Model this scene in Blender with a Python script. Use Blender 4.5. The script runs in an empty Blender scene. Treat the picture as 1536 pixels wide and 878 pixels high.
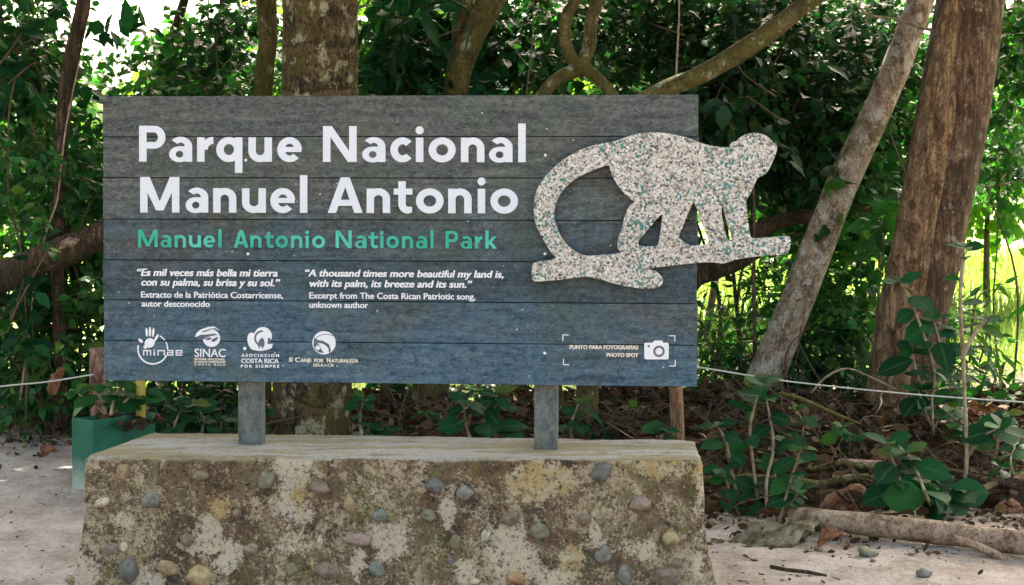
import bpy, math, random
import numpy as np
from mathutils import Vector, noise

# ------------------------------------------------------------------ scene, camera, light
S = bpy.context.scene
C = S.collection
F, EYE, HZ = 2200.0, 1.5, 285.0
PITCH, ROLL = 0.02571, 0.00142
SY = HZ - 439 + F * math.tan(PITCH)

cam = bpy.data.cameras.new('camera')
cam.sensor_width = 36.0
cam.lens = 36.0 * F / 1536.0
cam.shift_y = SY / 1536.0
cam.clip_start = 0.05
cam.clip_end = 2000
co = bpy.data.objects.new('camera', cam)
co.location = (0, 0, EYE)
co.rotation_mode = 'QUATERNION'
fx = Vector((1, 0, 0)); ff = Vector((0, math.cos(PITCH), -math.sin(PITCH))); fu = Vector((0, math.sin(PITCH), math.cos(PITCH)))
CX = fx * math.cos(ROLL) + fu * math.sin(ROLL)
CU = fu * math.cos(ROLL) - fx * math.sin(ROLL)
from mathutils import Matrix
co.rotation_quaternion = Matrix((CX, CU, -ff)).transposed().to_quaternion()
C.objects.link(co)
S.camera = co

SUN_EL, SUN_AZ = math.radians(56), math.radians(14)   # azimuth from +Y towards +X: the sun stands behind the scene
w = bpy.data.worlds.new("World"); S.world = w; w.use_nodes = True
wn = w.node_tree.nodes; wl = w.node_tree.links
bg = wn['Background']
sky = wn.new('ShaderNodeTexSky'); sky.sky_type = 'NISHITA'; sky.sun_disc = False
sky.sun_elevation = SUN_EL; sky.sun_rotation = SUN_AZ
sky.air_density = 0.6; sky.dust_density = 7.0; sky.ozone_density = 0.0
tint = wn.new('ShaderNodeMix'); tint.data_type = 'RGBA'; tint.blend_type = 'MULTIPLY'; tint.inputs[0].default_value = 1.0
wl.new(sky.outputs[0], tint.inputs[6]); tint.inputs[7].default_value = (1.0, 0.965, 0.77, 1)
wl.new(tint.outputs[2], bg.inputs[0]); bg.inputs[1].default_value = 0.15
sl = bpy.data.lights.new('sun', 'SUN'); sl.energy = 4.0; sl.angle = math.radians(0.5); sl.color = (1, 0.94, 0.84)
so = bpy.data.objects.new('sun', sl); C.objects.link(so)
sd = Vector((math.sin(SUN_AZ) * math.cos(SUN_EL), math.cos(SUN_AZ) * math.cos(SUN_EL), math.sin(SUN_EL)))
so.rotation_euler = sd.to_track_quat('Z', 'Y').to_euler()
so.location = (0, 0, 30)
S.view_settings.view_transform = 'Standard'
S.view_settings.look = 'None'
S.view_settings.exposure = 3.15
S.view_settings.gamma = 1
S.view_settings.use_curve_mapping = False
S.render.engine = 'CYCLES'
S.cycles.max_bounces = 6; S.cycles.diffuse_bounces = 3; S.cycles.glossy_bounces = 2
S.cycles.transmission_bounces = 3; S.cycles.transparent_max_bounces = 4
S.cycles.caustics_reflective = False; S.cycles.caustics_refractive = False
S.cycles.sample_clamp_indirect = 4.0
S.cycles.use_denoising = True
S.cycles.use_adaptive_sampling = False

# ------------------------------------------------------------------ helpers
def ray(px, py):
    return (CX * ((px - 768) / F) + CU * ((439 + SY - py) / F) + ff)
EYEV = Vector((0, 0, EYE))
def at(px, py, Y):
    d = ray(px, py); return EYEV + d * (Y / d.y)
def on_z(px, py, z):
    d = ray(px, py); return EYEV + d * ((z - EYE) / d.z)
def on_plane(px, py, p, n):
    d = ray(px, py); return EYEV + d * ((p - EYEV).dot(n) / d.dot(n))
def sstep(a, b, x):
    t = min(1, max(0, (x - a) / (b - a))); return t * t * (3 - 2 * t)

OFF = {}
def tag(o, label=None, cat=None, group=None, kind=None):
    if label: o['label'] = label
    if cat: o['category'] = cat
    if group: o['group'] = group
    if kind: o['kind'] = kind
    return o
def empty(name, loc, label, cat, group=None):
    o = bpy.data.objects.new(name, None); C.objects.link(o)
    o.location = loc; o.empty_display_size = 0.1
    OFF[o] = Vector(loc)
    return tag(o, label, cat, group)
def obj(name, verts, faces, mat, parent=None, smooth=False, base=None):
    """verts in world metres; stored relative to the parent (or to base)."""
    off = OFF[parent] if parent else (Vector(base) if base else Vector((0, 0, 0)))
    v = np.asarray(verts, dtype=np.float64).reshape(-1, 3) - np.array(off)
    me = bpy.data.meshes.new(name)
    me.from_pydata([tuple(p) for p in v], [], [tuple(f) for f in faces])
    me.update()
    return link(name, me, mat, parent, smooth, off)
def link(name, me, mat, parent, smooth, off):
    if mat: me.materials.append(mat)
    if smooth: me.polygons.foreach_set('use_smooth', [True] * len(me.polygons))
    o = bpy.data.objects.new(name, me); C.objects.link(o)
    OFF[o] = Vector(off)
    if parent: o.parent = parent
    else: o.location = off
    return o
def obj_np(name, V, T, nper, mat, parent=None, smooth=False, base=None):
    """fast mesh: V (n,3), T (m,nper) all polygons with nper corners"""
    off = OFF[parent] if parent else (Vector(base) if base else Vector((0, 0, 0)))
    V = V - np.array(off)
    me = bpy.data.meshes.new(name)
    me.vertices.add(len(V)); me.vertices.foreach_set('co', V.astype(np.float32).ravel())
    me.loops.add(T.size); me.loops.foreach_set('vertex_index', T.astype(np.int32).ravel())
    me.polygons.add(len(T)); me.polygons.foreach_set('loop_start', np.arange(len(T), dtype=np.int32) * nper)
    me.update(calc_edges=True)
    return link(name, me, mat, parent, smooth, off)

class MB:
    def __init__(s): s.v = []; s.f = []
    def add(s, v, f):
        n = len(s.v); s.v += [tuple(p) for p in v]; s.f += [tuple(i + n for i in q) for q in f]
    def box(s, p, X, Y, Z, a, b):
        """box from local corner a to b in the frame p, X, Y, Z"""
        vs = [p + X * x + Y * y + Z * z for z in (a[2], b[2]) for y in (a[1], b[1]) for x in (a[0], b[0])]
        s.add(vs, [(0, 2, 3, 1), (4, 5, 7, 6), (0, 1, 5, 4), (2, 6, 7, 3), (0, 4, 6, 2), (1, 3, 7, 5)])
    def build(s, name, mat, parent=None, smooth=False, base=None):
        return obj(name, s.v, s.f, mat, parent, smooth, base)

def bevel(o, width, seg=2):
    m = o.modifiers.new('bevel', 'BEVEL'); m.width = width; m.segments = seg; m.limit_method = 'ANGLE'; m.angle_limit = 0.6
    return o

def spline(pts, rad, step):
    """Catmull-Rom through pts, resampled about every step metres"""
    P = [Vector(p) for p in pts]; R = list(rad)
    P = [P[0] * 2 - P[1]] + P + [P[-1] * 2 - P[-2]]; R = [R[0]] + R + [R[-1]]
    out, ro = [], []
    for i in range(1, len(P) - 2):
        n = max(2, int((P[i + 1] - P[i]).length / step))
        for k in range(n):
            t = k / n
            a, b, c, d = P[i - 1], P[i], P[i + 1], P[i + 2]
            out.append(0.5 * ((2 * b) + (c - a) * t + (2 * a - 5 * b + 4 * c - d) * t * t + (3 * b - a - 3 * c + d) * t ** 3))
            ro.append(R[i] + (R[i + 1] - R[i]) * (t * t * (3 - 2 * t)))
    out.append(P[-2]); ro.append(R[-2])
    return out, ro

def tube(pts, rad, sides=12, step=0.1, bump=0.0, freq=6.0, flute=0.0, seed=0.0, rings=None):
    P, R = spline(pts, rad, step)
    vs, fs = [], []
    ref = Vector((0.31, -0.9, 0.2)); n = len(P); L = 0
    for i, p in enumerate(P):
        t = (P[min(i + 1, n - 1)] - P[max(i - 1, 0)]).normalized()
        if abs(t.dot(ref)) > 0.95: ref = Vector((0.9, 0.2, 0.3))
        x = (ref - t * ref.dot(t)).normalized(); y = t.cross(x)
        if i: L += (p - P[i - 1]).length
        for k in range(sides):
            a = 2 * math.pi * k / sides
            d = x * math.cos(a) + y * math.sin(a)
            r = R[i]
            if bump:
                q = p + d * r
                r *= 1 + bump * (noise.noise(Vector((q.x * freq, q.y * freq, q.z * freq * 0.5)) + Vector((seed, 0, 0))) + 0.5 * noise.noise(q * freq * 2.7))
            if flute: r *= 1 + flute * noise.noise(Vector((math.cos(a) * 1.6 + seed, math.sin(a) * 1.6, L * 0.5)))
            if rings: r *= 1 + 0.02 * (1 if (L / rings + 0.3 * noise.noise(p * 1.3)) % 1 < 0.16 else 0)
            vs.append(p + d * r)
    for i in range(n - 1):
        for k in range(sides):
            a = i * sides + k; b = i * sides + (k + 1) % sides
            fs.append((a, b, b + sides, a + sides))
    fs.append(tuple(range(sides - 1, -1, -1))); fs.append(tuple((n - 1) * sides + k for k in range(sides)))
    return vs, fs
def ptube(pl, Y, widths, **k):
    """tube along pixels at depth Y (number or list); widths in pixels"""
    ys = Y if isinstance(Y, (list, tuple)) else [Y] * len(pl)
    P = [at(x, y, d) for (x, y), d in zip(pl, ys)]
    R = [wd * d / F / 2 for wd, d in zip(widths, ys)]
    return tube(P, R, **k)

# ------------------------------------------------------------------ materials
class NT:
    def __init__(s, name):
        s.m = bpy.data.materials.new(name); s.m.use_nodes = True
        s.n = s.m.node_tree.nodes; s.l = s.m.node_tree.links
        s.b = s.n['Principled BSDF']; s.out = s.n['Material Output']
        s.co = s.n.new('ShaderNodeTexCoord').outputs['Object']
        s.b.inputs['Roughness'].default_value = 0.8
        s.b.inputs['Specular IOR Level'].default_value = 0.3
    def put(s, sock, v):
        if hasattr(v, 'is_output') or isinstance(v, bpy.types.NodeSocket): s.l.new(v, sock)
        elif isinstance(v, (tuple, list)) and len(v) == 3 and sock.type == 'RGBA': sock.default_value = (*v, 1)
        else: sock.default_value = v
    def mapping(s, scale=(1, 1, 1), co=None, loc=(0, 0, 0), rot=(0, 0, 0)):
        m = s.n.new('ShaderNodeMapping'); s.l.new(co or s.co, m.inputs[0])
        m.inputs['Scale'].default_value = scale; m.inputs['Location'].default_value = loc; m.inputs['Rotation'].default_value = rot
        return m.outputs[0]
    def noise(s, scale, detail=4, rough=0.55, co=None, dist=0.0, col=False):
        t = s.n.new('ShaderNodeTexNoise'); s.l.new(co or s.co, t.inputs['Vector'])
        t.inputs['Scale'].default_value = scale; t.inputs['Detail'].default_value = detail
        t.inputs['Roughness'].default_value = rough; t.inputs['Distortion'].default_value = dist
        return t.outputs['Color' if col else 'Fac']
    def voro(s, scale, co=None, feature='F1', out='Distance', rnd=1.0):
        t = s.n.new('ShaderNodeTexVoronoi'); s.l.new(co or s.co, t.inputs['Vector']); t.feature = feature
        t.inputs['Scale'].default_value = scale; t.inputs['Randomness'].default_value = rnd
        return t.outputs[out]
    def ramp(s, fac, stops, interp='LINEAR'):
        r = s.n.new('ShaderNodeValToRGB'); s.l.new(fac, r.inputs[0]); e = r.color_ramp.elements; r.color_ramp.interpolation = interp
        while len(e) < len(stops): e.new(0.5)
        for q, (p, c) in zip(e, stops):
            q.position = p; q.color = (c, c, c, 1) if isinstance(c, (int, float)) else (*c, 1)
        return r.outputs[0]
    def mix(s, fac, a, b, mode='MIX'):
        m = s.n.new('ShaderNodeMix'); m.data_type = 'RGBA'; m.blend_type = mode
        s.put(m.inputs[0], fac); s.put(m.inputs[6], a); s.put(m.inputs[7], b)
        return m.outputs[2]
    def math(s, op, a, b=0.0, c=None, clamp=False):
        m = s.n.new('ShaderNodeMath'); m.operation = op; m.use_clamp = clamp
        s.put(m.inputs[0], a); s.put(m.inputs[1], b)
        if c is not None: s.put(m.inputs[2], c)
        return m.outputs[0]
    def xyz(s, co=None):
        t = s.n.new('ShaderNodeSeparateXYZ'); s.l.new(co or s.co, t.inputs[0]); return t.outputs
    def island(s):
        return s.n.new('ShaderNodeNewGeometry').outputs['Random Per Island']
    def objrand(s):
        return s.n.new('ShaderNodeObjectInfo').outputs['Random']
    def normal(s):
        return s.n.new('ShaderNodeNewGeometry').outputs['Normal']
    def bump(s, h, strength=0.4, dist=0.01):
        b = s.n.new('ShaderNodeBump'); s.l.new(h, b.inputs['Height'])
        b.inputs['Strength'].default_value = strength; b.inputs['Distance'].default_value = dist
        s.l.new(b.outputs[0], s.b.inputs['Normal'])
    def color(s, c): s.put(s.b.inputs['Base Color'], c); return s
    def rough(s, r): s.put(s.b.inputs['Roughness'], r); return s

def M_plain(name, c, rough=0.6, var=0.25, scale=30, bump=0.2, metallic=0.0):
    t = NT(name)
    f = t.noise(scale, 5)
    t.color(t.mix(t.ramp(f, [(0.35, 0.0), (0.7, 1.0)]), tuple(x * (1 - var) for x in c), tuple(min(1, x * (1 + var)) for x in c)))
    t.rough(rough); t.bump(t.noise(scale * 4, 4), bump, 0.003); t.b.inputs['Metallic'].default_value = metallic
    return t.m

def M_leaf(name, stops, trans=0.3, tcol=(0.10, 0.22, 0.02), rough=0.38, spec=0.45, rib=False):
    t = NT(name)
    c = t.ramp(t.island(), stops)
    if rib:
        a = t.n.new('ShaderNodeAttribute'); a.attribute_name = 'rib'
        c = t.mix(t.ramp(a.outputs['Fac'], [(0.86, 0.0), (0.95, 0.75)]), c, (0.05, 0.13, 0.05))
        w_ = t.ramp(t.noise(60, 3), [(0.4, 0.0), (0.65, 0.35)])
        c = t.mix(w_, c, (0.02, 0.09, 0.02))
    c2 = t.mix(t.math('MULTIPLY', t.noise(14, 3), 0.5), c, (0.02, 0.035, 0.008))
    t.color(c2); t.rough(rough); t.b.inputs['Specular IOR Level'].default_value = spec
    tr = t.n.new('ShaderNodeBsdfTranslucent')
    t.put(tr.inputs[0], t.mix(0.55, c, tcol))
    mx = t.n.new('ShaderNodeMixShader'); mx.inputs[0].default_value = trans
    t.l.new(t.b.outputs[0], mx.inputs[1]); t.l.new(tr.outputs[0], mx.inputs[2]); t.l.new(mx.outputs[0], t.out.inputs[0])
    return t.m

def M_bark(name, dark, mid, light, lichen=None, lich=0.5, moss=None, mossamt=0.5, scale=9, stretch=0.35, bump=0.7, ring=None, fissure=0.0, spot=None):
    t = NT(name)
    mp = t.mapping((1, 1, stretch))
    n1 = t.noise(scale, 7, 0.7, mp, 0.5)
    n2 = t.noise(scale * 6, 7, 0.8, mp)
    h = t.math('ADD', t.math('MULTIPLY', n1, 0.55), t.math('MULTIPLY', n2, 0.45))
    c = t.ramp(h, [(0.42, dark), (0.495, mid), (0.575, light)])
    if moss:
        c = t.mix(t.ramp(t.math('ADD', t.noise(4.0, 6, 0.7), t.math('MULTIPLY', t.math('SUBTRACT', n2, 0.5), 0.5)), [(0.60 - 0.3 * mossamt, 0.0), (0.74 - 0.3 * mossamt, 0.85)]), c, moss)
    if fissure:
        fv = t.voro(scale * 2.6, t.mapping((1, 1, 0.10)), 'DISTANCE_TO_EDGE')
        fz = t.ramp(t.math('ADD', fv, t.math('MULTIPLY', t.math('SUBTRACT', n2, 0.5), 0.5)), [(0.0, 1.0), (0.16, 0.0)])
        c = t.mix(t.math('MULTIPLY', fz, fissure), c, tuple(x * 0.35 for x in dark))
        h = t.math('SUBTRACT', h, t.math('MULTIPLY', fz, 0.35))
    if ring:
        z = t.math('ADD', t.math('MULTIPLY', t.xyz()[2], 1 / ring), t.math('MULTIPLY', t.noise(2.5, 2), 0.7))
        fr = t.math('FRACT', z)
        rg = t.math('MULTIPLY', t.ramp(fr, [(0.0, 0.9), (0.05, 0.9), (0.09, 0.0), (0.97, 0.0), (1.0, 0.9)]), t.ramp(n2, [(0.36, 0.3), (0.5, 1.0)]))
        c = t.mix(rg, c, tuple(x * 2.0 for x in mid))
        c = t.mix(t.math('MULTIPLY', t.ramp(fr, [(0.09, 0.0), (0.11, 0.8), (0.2, 0.0)]), 0.8), c, dark)
    if lichen:
        lv = t.math('ADD', t.noise(scale * 1.1, 7, 0.7, t.mapping((1, 1, 0.75), loc=(3, 1, 7))), t.math('MULTIPLY', t.math('SUBTRACT', n2, 0.5), 0.45))
        c = t.mix(t.ramp(lv, [(0.70 - 0.3 * lich, 0.0), (0.78 - 0.3 * lich, 0.92)]), c, lichen)
    if spot:
        sv = t.math('ADD', t.voro(scale * 0.75, t.mapping((1, 1, 0.8), loc=(2, 5, 1))), t.math('MULTIPLY', t.math('SUBTRACT', n2, 0.5), 0.5))
        c = t.mix(t.ramp(sv, [(0.16, 0.95), (0.24, 0.0)]), c, spot)
    c = t.mix(t.ramp(t.noise(scale * 9, 6, 0.8, t.mapping((1, 1, 0.6), loc=(6, 2, 2))), [(0.40, 0.85), (0.465, 0.0)]), c, tuple(x * 0.5 for x in dark))
    t.color(c); t.rough(0.9)
    t.bump(h, bump, 0.05)
    return t.m

MAT = {}
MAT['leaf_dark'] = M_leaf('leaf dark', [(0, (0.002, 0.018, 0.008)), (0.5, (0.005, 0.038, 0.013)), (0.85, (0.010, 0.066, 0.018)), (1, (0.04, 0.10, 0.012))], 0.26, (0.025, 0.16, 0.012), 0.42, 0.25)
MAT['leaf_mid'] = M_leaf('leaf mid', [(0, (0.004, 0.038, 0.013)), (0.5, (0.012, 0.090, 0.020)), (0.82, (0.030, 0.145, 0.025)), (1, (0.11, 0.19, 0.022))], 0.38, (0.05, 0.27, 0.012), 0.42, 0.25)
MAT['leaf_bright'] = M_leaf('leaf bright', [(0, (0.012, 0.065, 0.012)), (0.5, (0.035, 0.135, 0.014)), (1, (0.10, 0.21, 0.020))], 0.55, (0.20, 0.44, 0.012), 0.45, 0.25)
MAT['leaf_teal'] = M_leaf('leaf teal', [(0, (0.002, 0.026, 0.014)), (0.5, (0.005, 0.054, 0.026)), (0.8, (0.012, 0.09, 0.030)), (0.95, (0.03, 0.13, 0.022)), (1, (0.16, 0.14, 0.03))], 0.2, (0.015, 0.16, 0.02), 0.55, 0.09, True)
MAT['leaf_dry'] = M_leaf('leaf dry', [(0, (0.022, 0.012, 0.008)), (0.4, (0.05, 0.026, 0.016)), (0.65, (0.095, 0.048, 0.026)), (0.88, (0.16, 0.078, 0.034)), (1, (0.26, 0.18, 0.11))], 0.1, (0.2, 0.09, 0.03), 0.75, 0.2)
MAT['grass'] = M_leaf('grass blades', [(0, (0.09, 0.17, 0.025)), (0.5, (0.15, 0.25, 0.04)), (1, (0.28, 0.31, 0.09))], 0.4, (0.22, 0.34, 0.05), 0.6, 0.25)
MAT['twig'] = M_plain('twig', (0.10, 0.07, 0.045), 0.85, 0.5, 20)
MAT['twig_pale'] = M_plain('pale twig', (0.30, 0.23, 0.14), 0.8, 0.4, 20)
def M_twigs():
    t = NT('mixed dry twigs')
    t.color(t.ramp(t.island(), [(0, (0.03, 0.018, 0.012)), (0.45, (0.075, 0.046, 0.028)), (0.8, (0.15, 0.10, 0.06)), (1, (0.30, 0.23, 0.15))])); t.rough(0.9)
    return t.m
MAT['twig_mix'] = M_twigs()
MAT['palm'] = M_bark('ringed palm bark', (0.016, 0.010, 0.005), (0.075, 0.047, 0.021), (0.20, 0.145, 0.062), (0.40, 0.36, 0.22), 0.50, (0.105, 0.088, 0.018), 0.55, 10, 0.5, 0.8, 0.27, spot=(0.42, 0.40, 0.26))
MAT['mossy'] = M_bark('mossy pale bark', (0.14, 0.09, 0.055), (0.46, 0.33, 0.22), (0.62, 0.49, 0.36), (0.68, 0.61, 0.50), 0.62, (0.105, 0.092, 0.016), 0.38, 11, 0.55, 0.9, spot=(0.66, 0.63, 0.55))
MAT['brownbark'] = M_bark('brown fibrous bark', (0.05, 0.026, 0.013), (0.19, 0.105, 0.055), (0.33, 0.20, 0.11), (0.40, 0.32, 0.22), 0.46, (0.085, 0.05, 0.025), 0.5, 13, 0.6, 1.0, None, 0.2)
MAT['tanbark'] = M_bark('tan peeled bark', (0.09, 0.047, 0.022), (0.34, 0.20, 0.10), (0.50, 0.33, 0.175), (0.42, 0.33, 0.21), 0.28, None, 0, 10, 0.55, 1.0, None, 0.15, spot=(0.16, 0.085, 0.04))
MAT['redbark'] = M_bark('red brown bark', (0.03, 0.017, 0.010), (0.11, 0.062, 0.036), (0.22, 0.135, 0.08), (0.30, 0.24, 0.16), 0.2, (0.06, 0.058, 0.016), 0.4, 12, 0.3, 0.9, None, 0.4)
MAT['greenbark'] = M_bark('green mossy bark', (0.035, 0.028, 0.010), (0.115, 0.092, 0.035), (0.24, 0.19, 0.085), (0.34, 0.32, 0.20), 0.42, (0.10, 0.090, 0.014), 0.62, 10, 0.5, 0.8, spot=(0.33, 0.33, 0.22))
MAT['deadwood'] = M_bark('weathered dead wood', (0.12, 0.07, 0.045), (0.30, 0.20, 0.13), (0.46, 0.34, 0.235), (0.15, 0.10, 0.065), 0.34, None, 0, 8, 0.9, 0.6)

def M_sign():
    t = NT('weathered sign planks')
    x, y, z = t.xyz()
    isl = t.island()
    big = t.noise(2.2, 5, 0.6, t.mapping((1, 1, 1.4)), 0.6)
    fine = t.noise(55, 8, 0.8, t.mapping((0.75, 1, 1.1)), 0.4)
    scr = t.noise(30, 6, 0.8, t.mapping((1, 1, 2.2), rot=(0, 0.5, 0)), 2.5)
    grain = t.noise(42, 7, 0.75, t.mapping((0.10, 1, 1.0), loc=(3, 0, 1)), 0.5)
    mixn = t.math('ADD', t.math('MULTIPLY', fine, 0.55), t.math('MULTIPLY', grain, 0.45))
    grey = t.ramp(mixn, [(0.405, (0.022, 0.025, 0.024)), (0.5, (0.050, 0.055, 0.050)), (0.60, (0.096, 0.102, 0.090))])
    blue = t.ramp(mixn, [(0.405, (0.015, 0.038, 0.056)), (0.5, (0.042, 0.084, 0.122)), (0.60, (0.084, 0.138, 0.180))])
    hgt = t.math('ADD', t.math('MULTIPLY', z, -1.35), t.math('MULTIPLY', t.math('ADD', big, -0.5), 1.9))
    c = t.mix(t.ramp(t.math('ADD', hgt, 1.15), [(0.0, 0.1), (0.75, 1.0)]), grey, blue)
    br = t.noise(4.5, 4, 0.6, t.mapping((1, 1, 1.3), loc=(4, 2, 1)), 0.8)
    c = t.mix(t.ramp(br, [(0.55, 0.0), (0.70, 0.28)]), c, t.mix(fine, (0.05, 0.03, 0.02), (0.16, 0.105, 0.075)))
    ol = t.noise(3.5, 4, 0.6, t.mapping((1.2, 1, 0.8), loc=(9, 5, 3)), 0.5)
    c = t.mix(t.ramp(ol, [(0.52, 0.0), (0.68, 0.4)]), c, t.mix(fine, (0.02, 0.035, 0.022), (0.085, 0.11, 0.075)))
    c = t.mix(t.ramp(scr, [(0.54, 0.0), (0.62, 0.5)]), c, (0.17, 0.19, 0.19))
    c = t.mix(t.ramp(t.noise(25, 5, 0.8, t.mapping((1, 1, 1), loc=(1, 8, 2)), 1.0), [(0.35, 0.6), (0.44, 0.0)]), c, (0.018, 0.02, 0.02))
    c = t.mix(1.0, c, t.ramp(isl, [(0, (0.76, 0.79, 0.80)), (1, (1.16, 1.13, 1.08))]), 'MULTIPLY')
    # pale specks of bird lime and chips
    c = t.mix(t.ramp(t.voro(16), [(0.035, 0.8), (0.05, 0.0)]), c, (0.5, 0.5, 0.48))
    t.color(c); t.rough(0.72); t.b.inputs['Specular IOR Level'].default_value = 0.18
    t.bump(t.math('ADD', fine, t.math('MULTIPLY', scr, 0.5)), 0.35, 0.004)
    return t.m
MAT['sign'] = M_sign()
MAT['gap'] = M_plain('dark hidden parts', (0.02, 0.022, 0.025), 0.9)

def M_letter(name, c, worn, amt=0.22):
    t = NT(name)
    f = t.noise(70, 6, 0.75)
    s = t.noise(26, 5, 0.7, t.mapping((1, 1, 1), loc=(2, 2, 2)))
    cc = t.mix(t.ramp(f, [(0.36, 0.5), (0.5, 0.0)]), c, tuple(a * 0.75 + b * 0.25 for a, b in zip(c, worn)))
    cc = t.mix(t.ramp(s, [(0.64, 0.0), (0.74, amt)]), cc, worn)
    t.color(cc); t.rough(0.55); t.bump(f, 0.25, 0.002)
    return t.m
MAT['white_paint'] = M_letter('white lettering', (0.53, 0.56, 0.61), (0.33, 0.35, 0.37))
MAT['print'] = M_letter('small white print', (0.62, 0.63, 0.65), (0.40, 0.40, 0.40), 0.5)
MAT['cream_print'] = M_letter('cream print', (0.60, 0.54, 0.44), (0.35, 0.32, 0.27), 0.4)
def M_green():
    t = NT('teal green lettering')
    x = t.xyz()[0]
    f = t.noise(55, 6, 0.75)
    c = t.mix(t.ramp(t.noise(6, 3), [(0.4, 0.0), (0.62, 1.0)]), (0.016, 0.29, 0.20), (0.07, 0.40, 0.33))
    c = t.mix(t.ramp(f, [(0.3, 0.55), (0.46, 0.0)]), c, (0.02, 0.14, 0.11))
    t.color(c); t.rough(0.5); t.bump(f, 0.3, 0.002)
    return t.m
MAT['green_paint'] = M_green()
MAT['logo_dark'] = M_plain('logo recess', (0.085, 0.11, 0.135), 0.7, 0.3, 60)
MAT['lens'] = M_plain('camera sign lens', (0.12, 0.12, 0.15), 0.7, 0.2, 60)

def M_terrazzo():
    t = NT('pebble grain monkey')
    q = t.mapping((1, 1, 1))
    wob = t.n.new('ShaderNodeVectorMath'); wob.operation = 'ADD'
    nz = t.noise(150, 2, 0.5, None, 0, True)
    sc = t.n.new('ShaderNodeVectorMath'); sc.operation = 'SCALE'; t.l.new(nz, sc.inputs[0]); sc.inputs['Scale'].default_value = 0.004
    t.l.new(q, wob.inputs[0]); t.l.new(sc.outputs[0], wob.inputs[1])
    v = t.voro(150, wob.outputs[0], 'F1', 'Color')
    r = t.n.new('ShaderNodeSeparateColor'); t.l.new(v, r.inputs[0])
    c = t.ramp(r.outputs[0], [(0, (0.06, 0.06, 0.06)), (0.07, (0.15, 0.14, 0.13)), (0.17, (0.26, 0.24, 0.21)), (0.34, (0.38, 0.34, 0.28)), (0.50, (0.45, 0.42, 0.37)), (0.68, (0.51, 0.49, 0.45)), (0.9, (0.60, 0.58, 0.54))], 'CONSTANT')
    tealn = t.ramp(t.noise(7, 3, 0.6), [(0.44, 0.0), (0.64, 0.22)])
    isg = t.math('LESS_THAN', r.outputs[1], t.math('ADD', tealn, 0.03))
    c = t.mix(isg, c, t.ramp(r.outputs[2], [(0, (0.012, 0.10, 0.085)), (0.6, (0.05, 0.22, 0.17)), (1, (0.03, 0.16, 0.22))]))
    e = t.voro(150, wob.outputs[0], 'DISTANCE_TO_EDGE', 'Distance')
    c = t.mix(t.ramp(e, [(0.03, 0.3), (0.12, 0.0)]), c, (0.16, 0.15, 0.13))
    t.color(c); t.rough(0.55); t.bump(t.ramp(e, [(0, 0), (0.2, 1)]), 0.5, 0.003)
    return t.m
MAT['terrazzo'] = M_terrazzo()

def M_galv():
    t = NT('galvanised post')
    f = t.noise(35, 6, 0.7, t.mapping((1, 1, 0.6)))
    v = t.voro(120)
    c = t.ramp(t.math('ADD', t.math('MULTIPLY', f, 0.9), t.math('MULTIPLY', v, 0.15)), [(0.36, (0.045, 0.052, 0.052)), (0.52, (0.088, 0.10, 0.10)), (0.68, (0.15, 0.165, 0.16))])
    c = t.mix(t.ramp(t.noise(7, 4), [(0.55, 0.0), (0.7, 0.5)]), c, (0.09, 0.11, 0.06))
    t.color(c); t.rough(0.6); t.b.inputs['Metallic'].default_value = 0.25; t.bump(f, 0.5, 0.004)
    return t.m
MAT['galv'] = M_galv()
MAT['screw'] = M_plain('pale screw head', (0.6, 0.6, 0.6), 0.4, 0.2, 40, 0.1, 0.4)

def sphere_patch(t, spots, wobble=0.05, scale=11):
    """soft falloff (about 1.2 in the middle, 0 at the rim) round the spots (point, rx, rz, strength) in object space"""
    nz = t.noise(scale, 4, 0.7, None, 0, True)
    sub = t.n.new('ShaderNodeVectorMath'); sub.operation = 'MULTIPLY_ADD'
    t.l.new(nz, sub.inputs[0]); sub.inputs[1].default_value = (wobble * 2,) * 3; t.l.new(t.co, sub.inputs[2])
    acc = None
    for p, rx, rz, st in spots:
        d = t.n.new('ShaderNodeVectorMath'); d.operation = 'SUBTRACT'; t.l.new(sub.outputs[0], d.inputs[0])
        d.inputs[1].default_value = tuple(Vector(p) + Vector((wobble,) * 3))
        q = t.n.new('ShaderNodeVectorMath'); q.operation = 'MULTIPLY'; t.l.new(d.outputs[0], q.inputs[0]); q.inputs[1].default_value = (1 / rx, 1 / 0.5, 1 / rz)
        ln = t.n.new('ShaderNodeVectorMath'); ln.operation = 'LENGTH'; t.l.new(q.outputs[0], ln.inputs[0])
        v = t.math('MULTIPLY', t.math('SUBTRACT', 1.25, ln.outputs['Value'], None, True), st)
        acc = v if acc is None else t.math('MAXIMUM', acc, v)
    return acc

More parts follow.
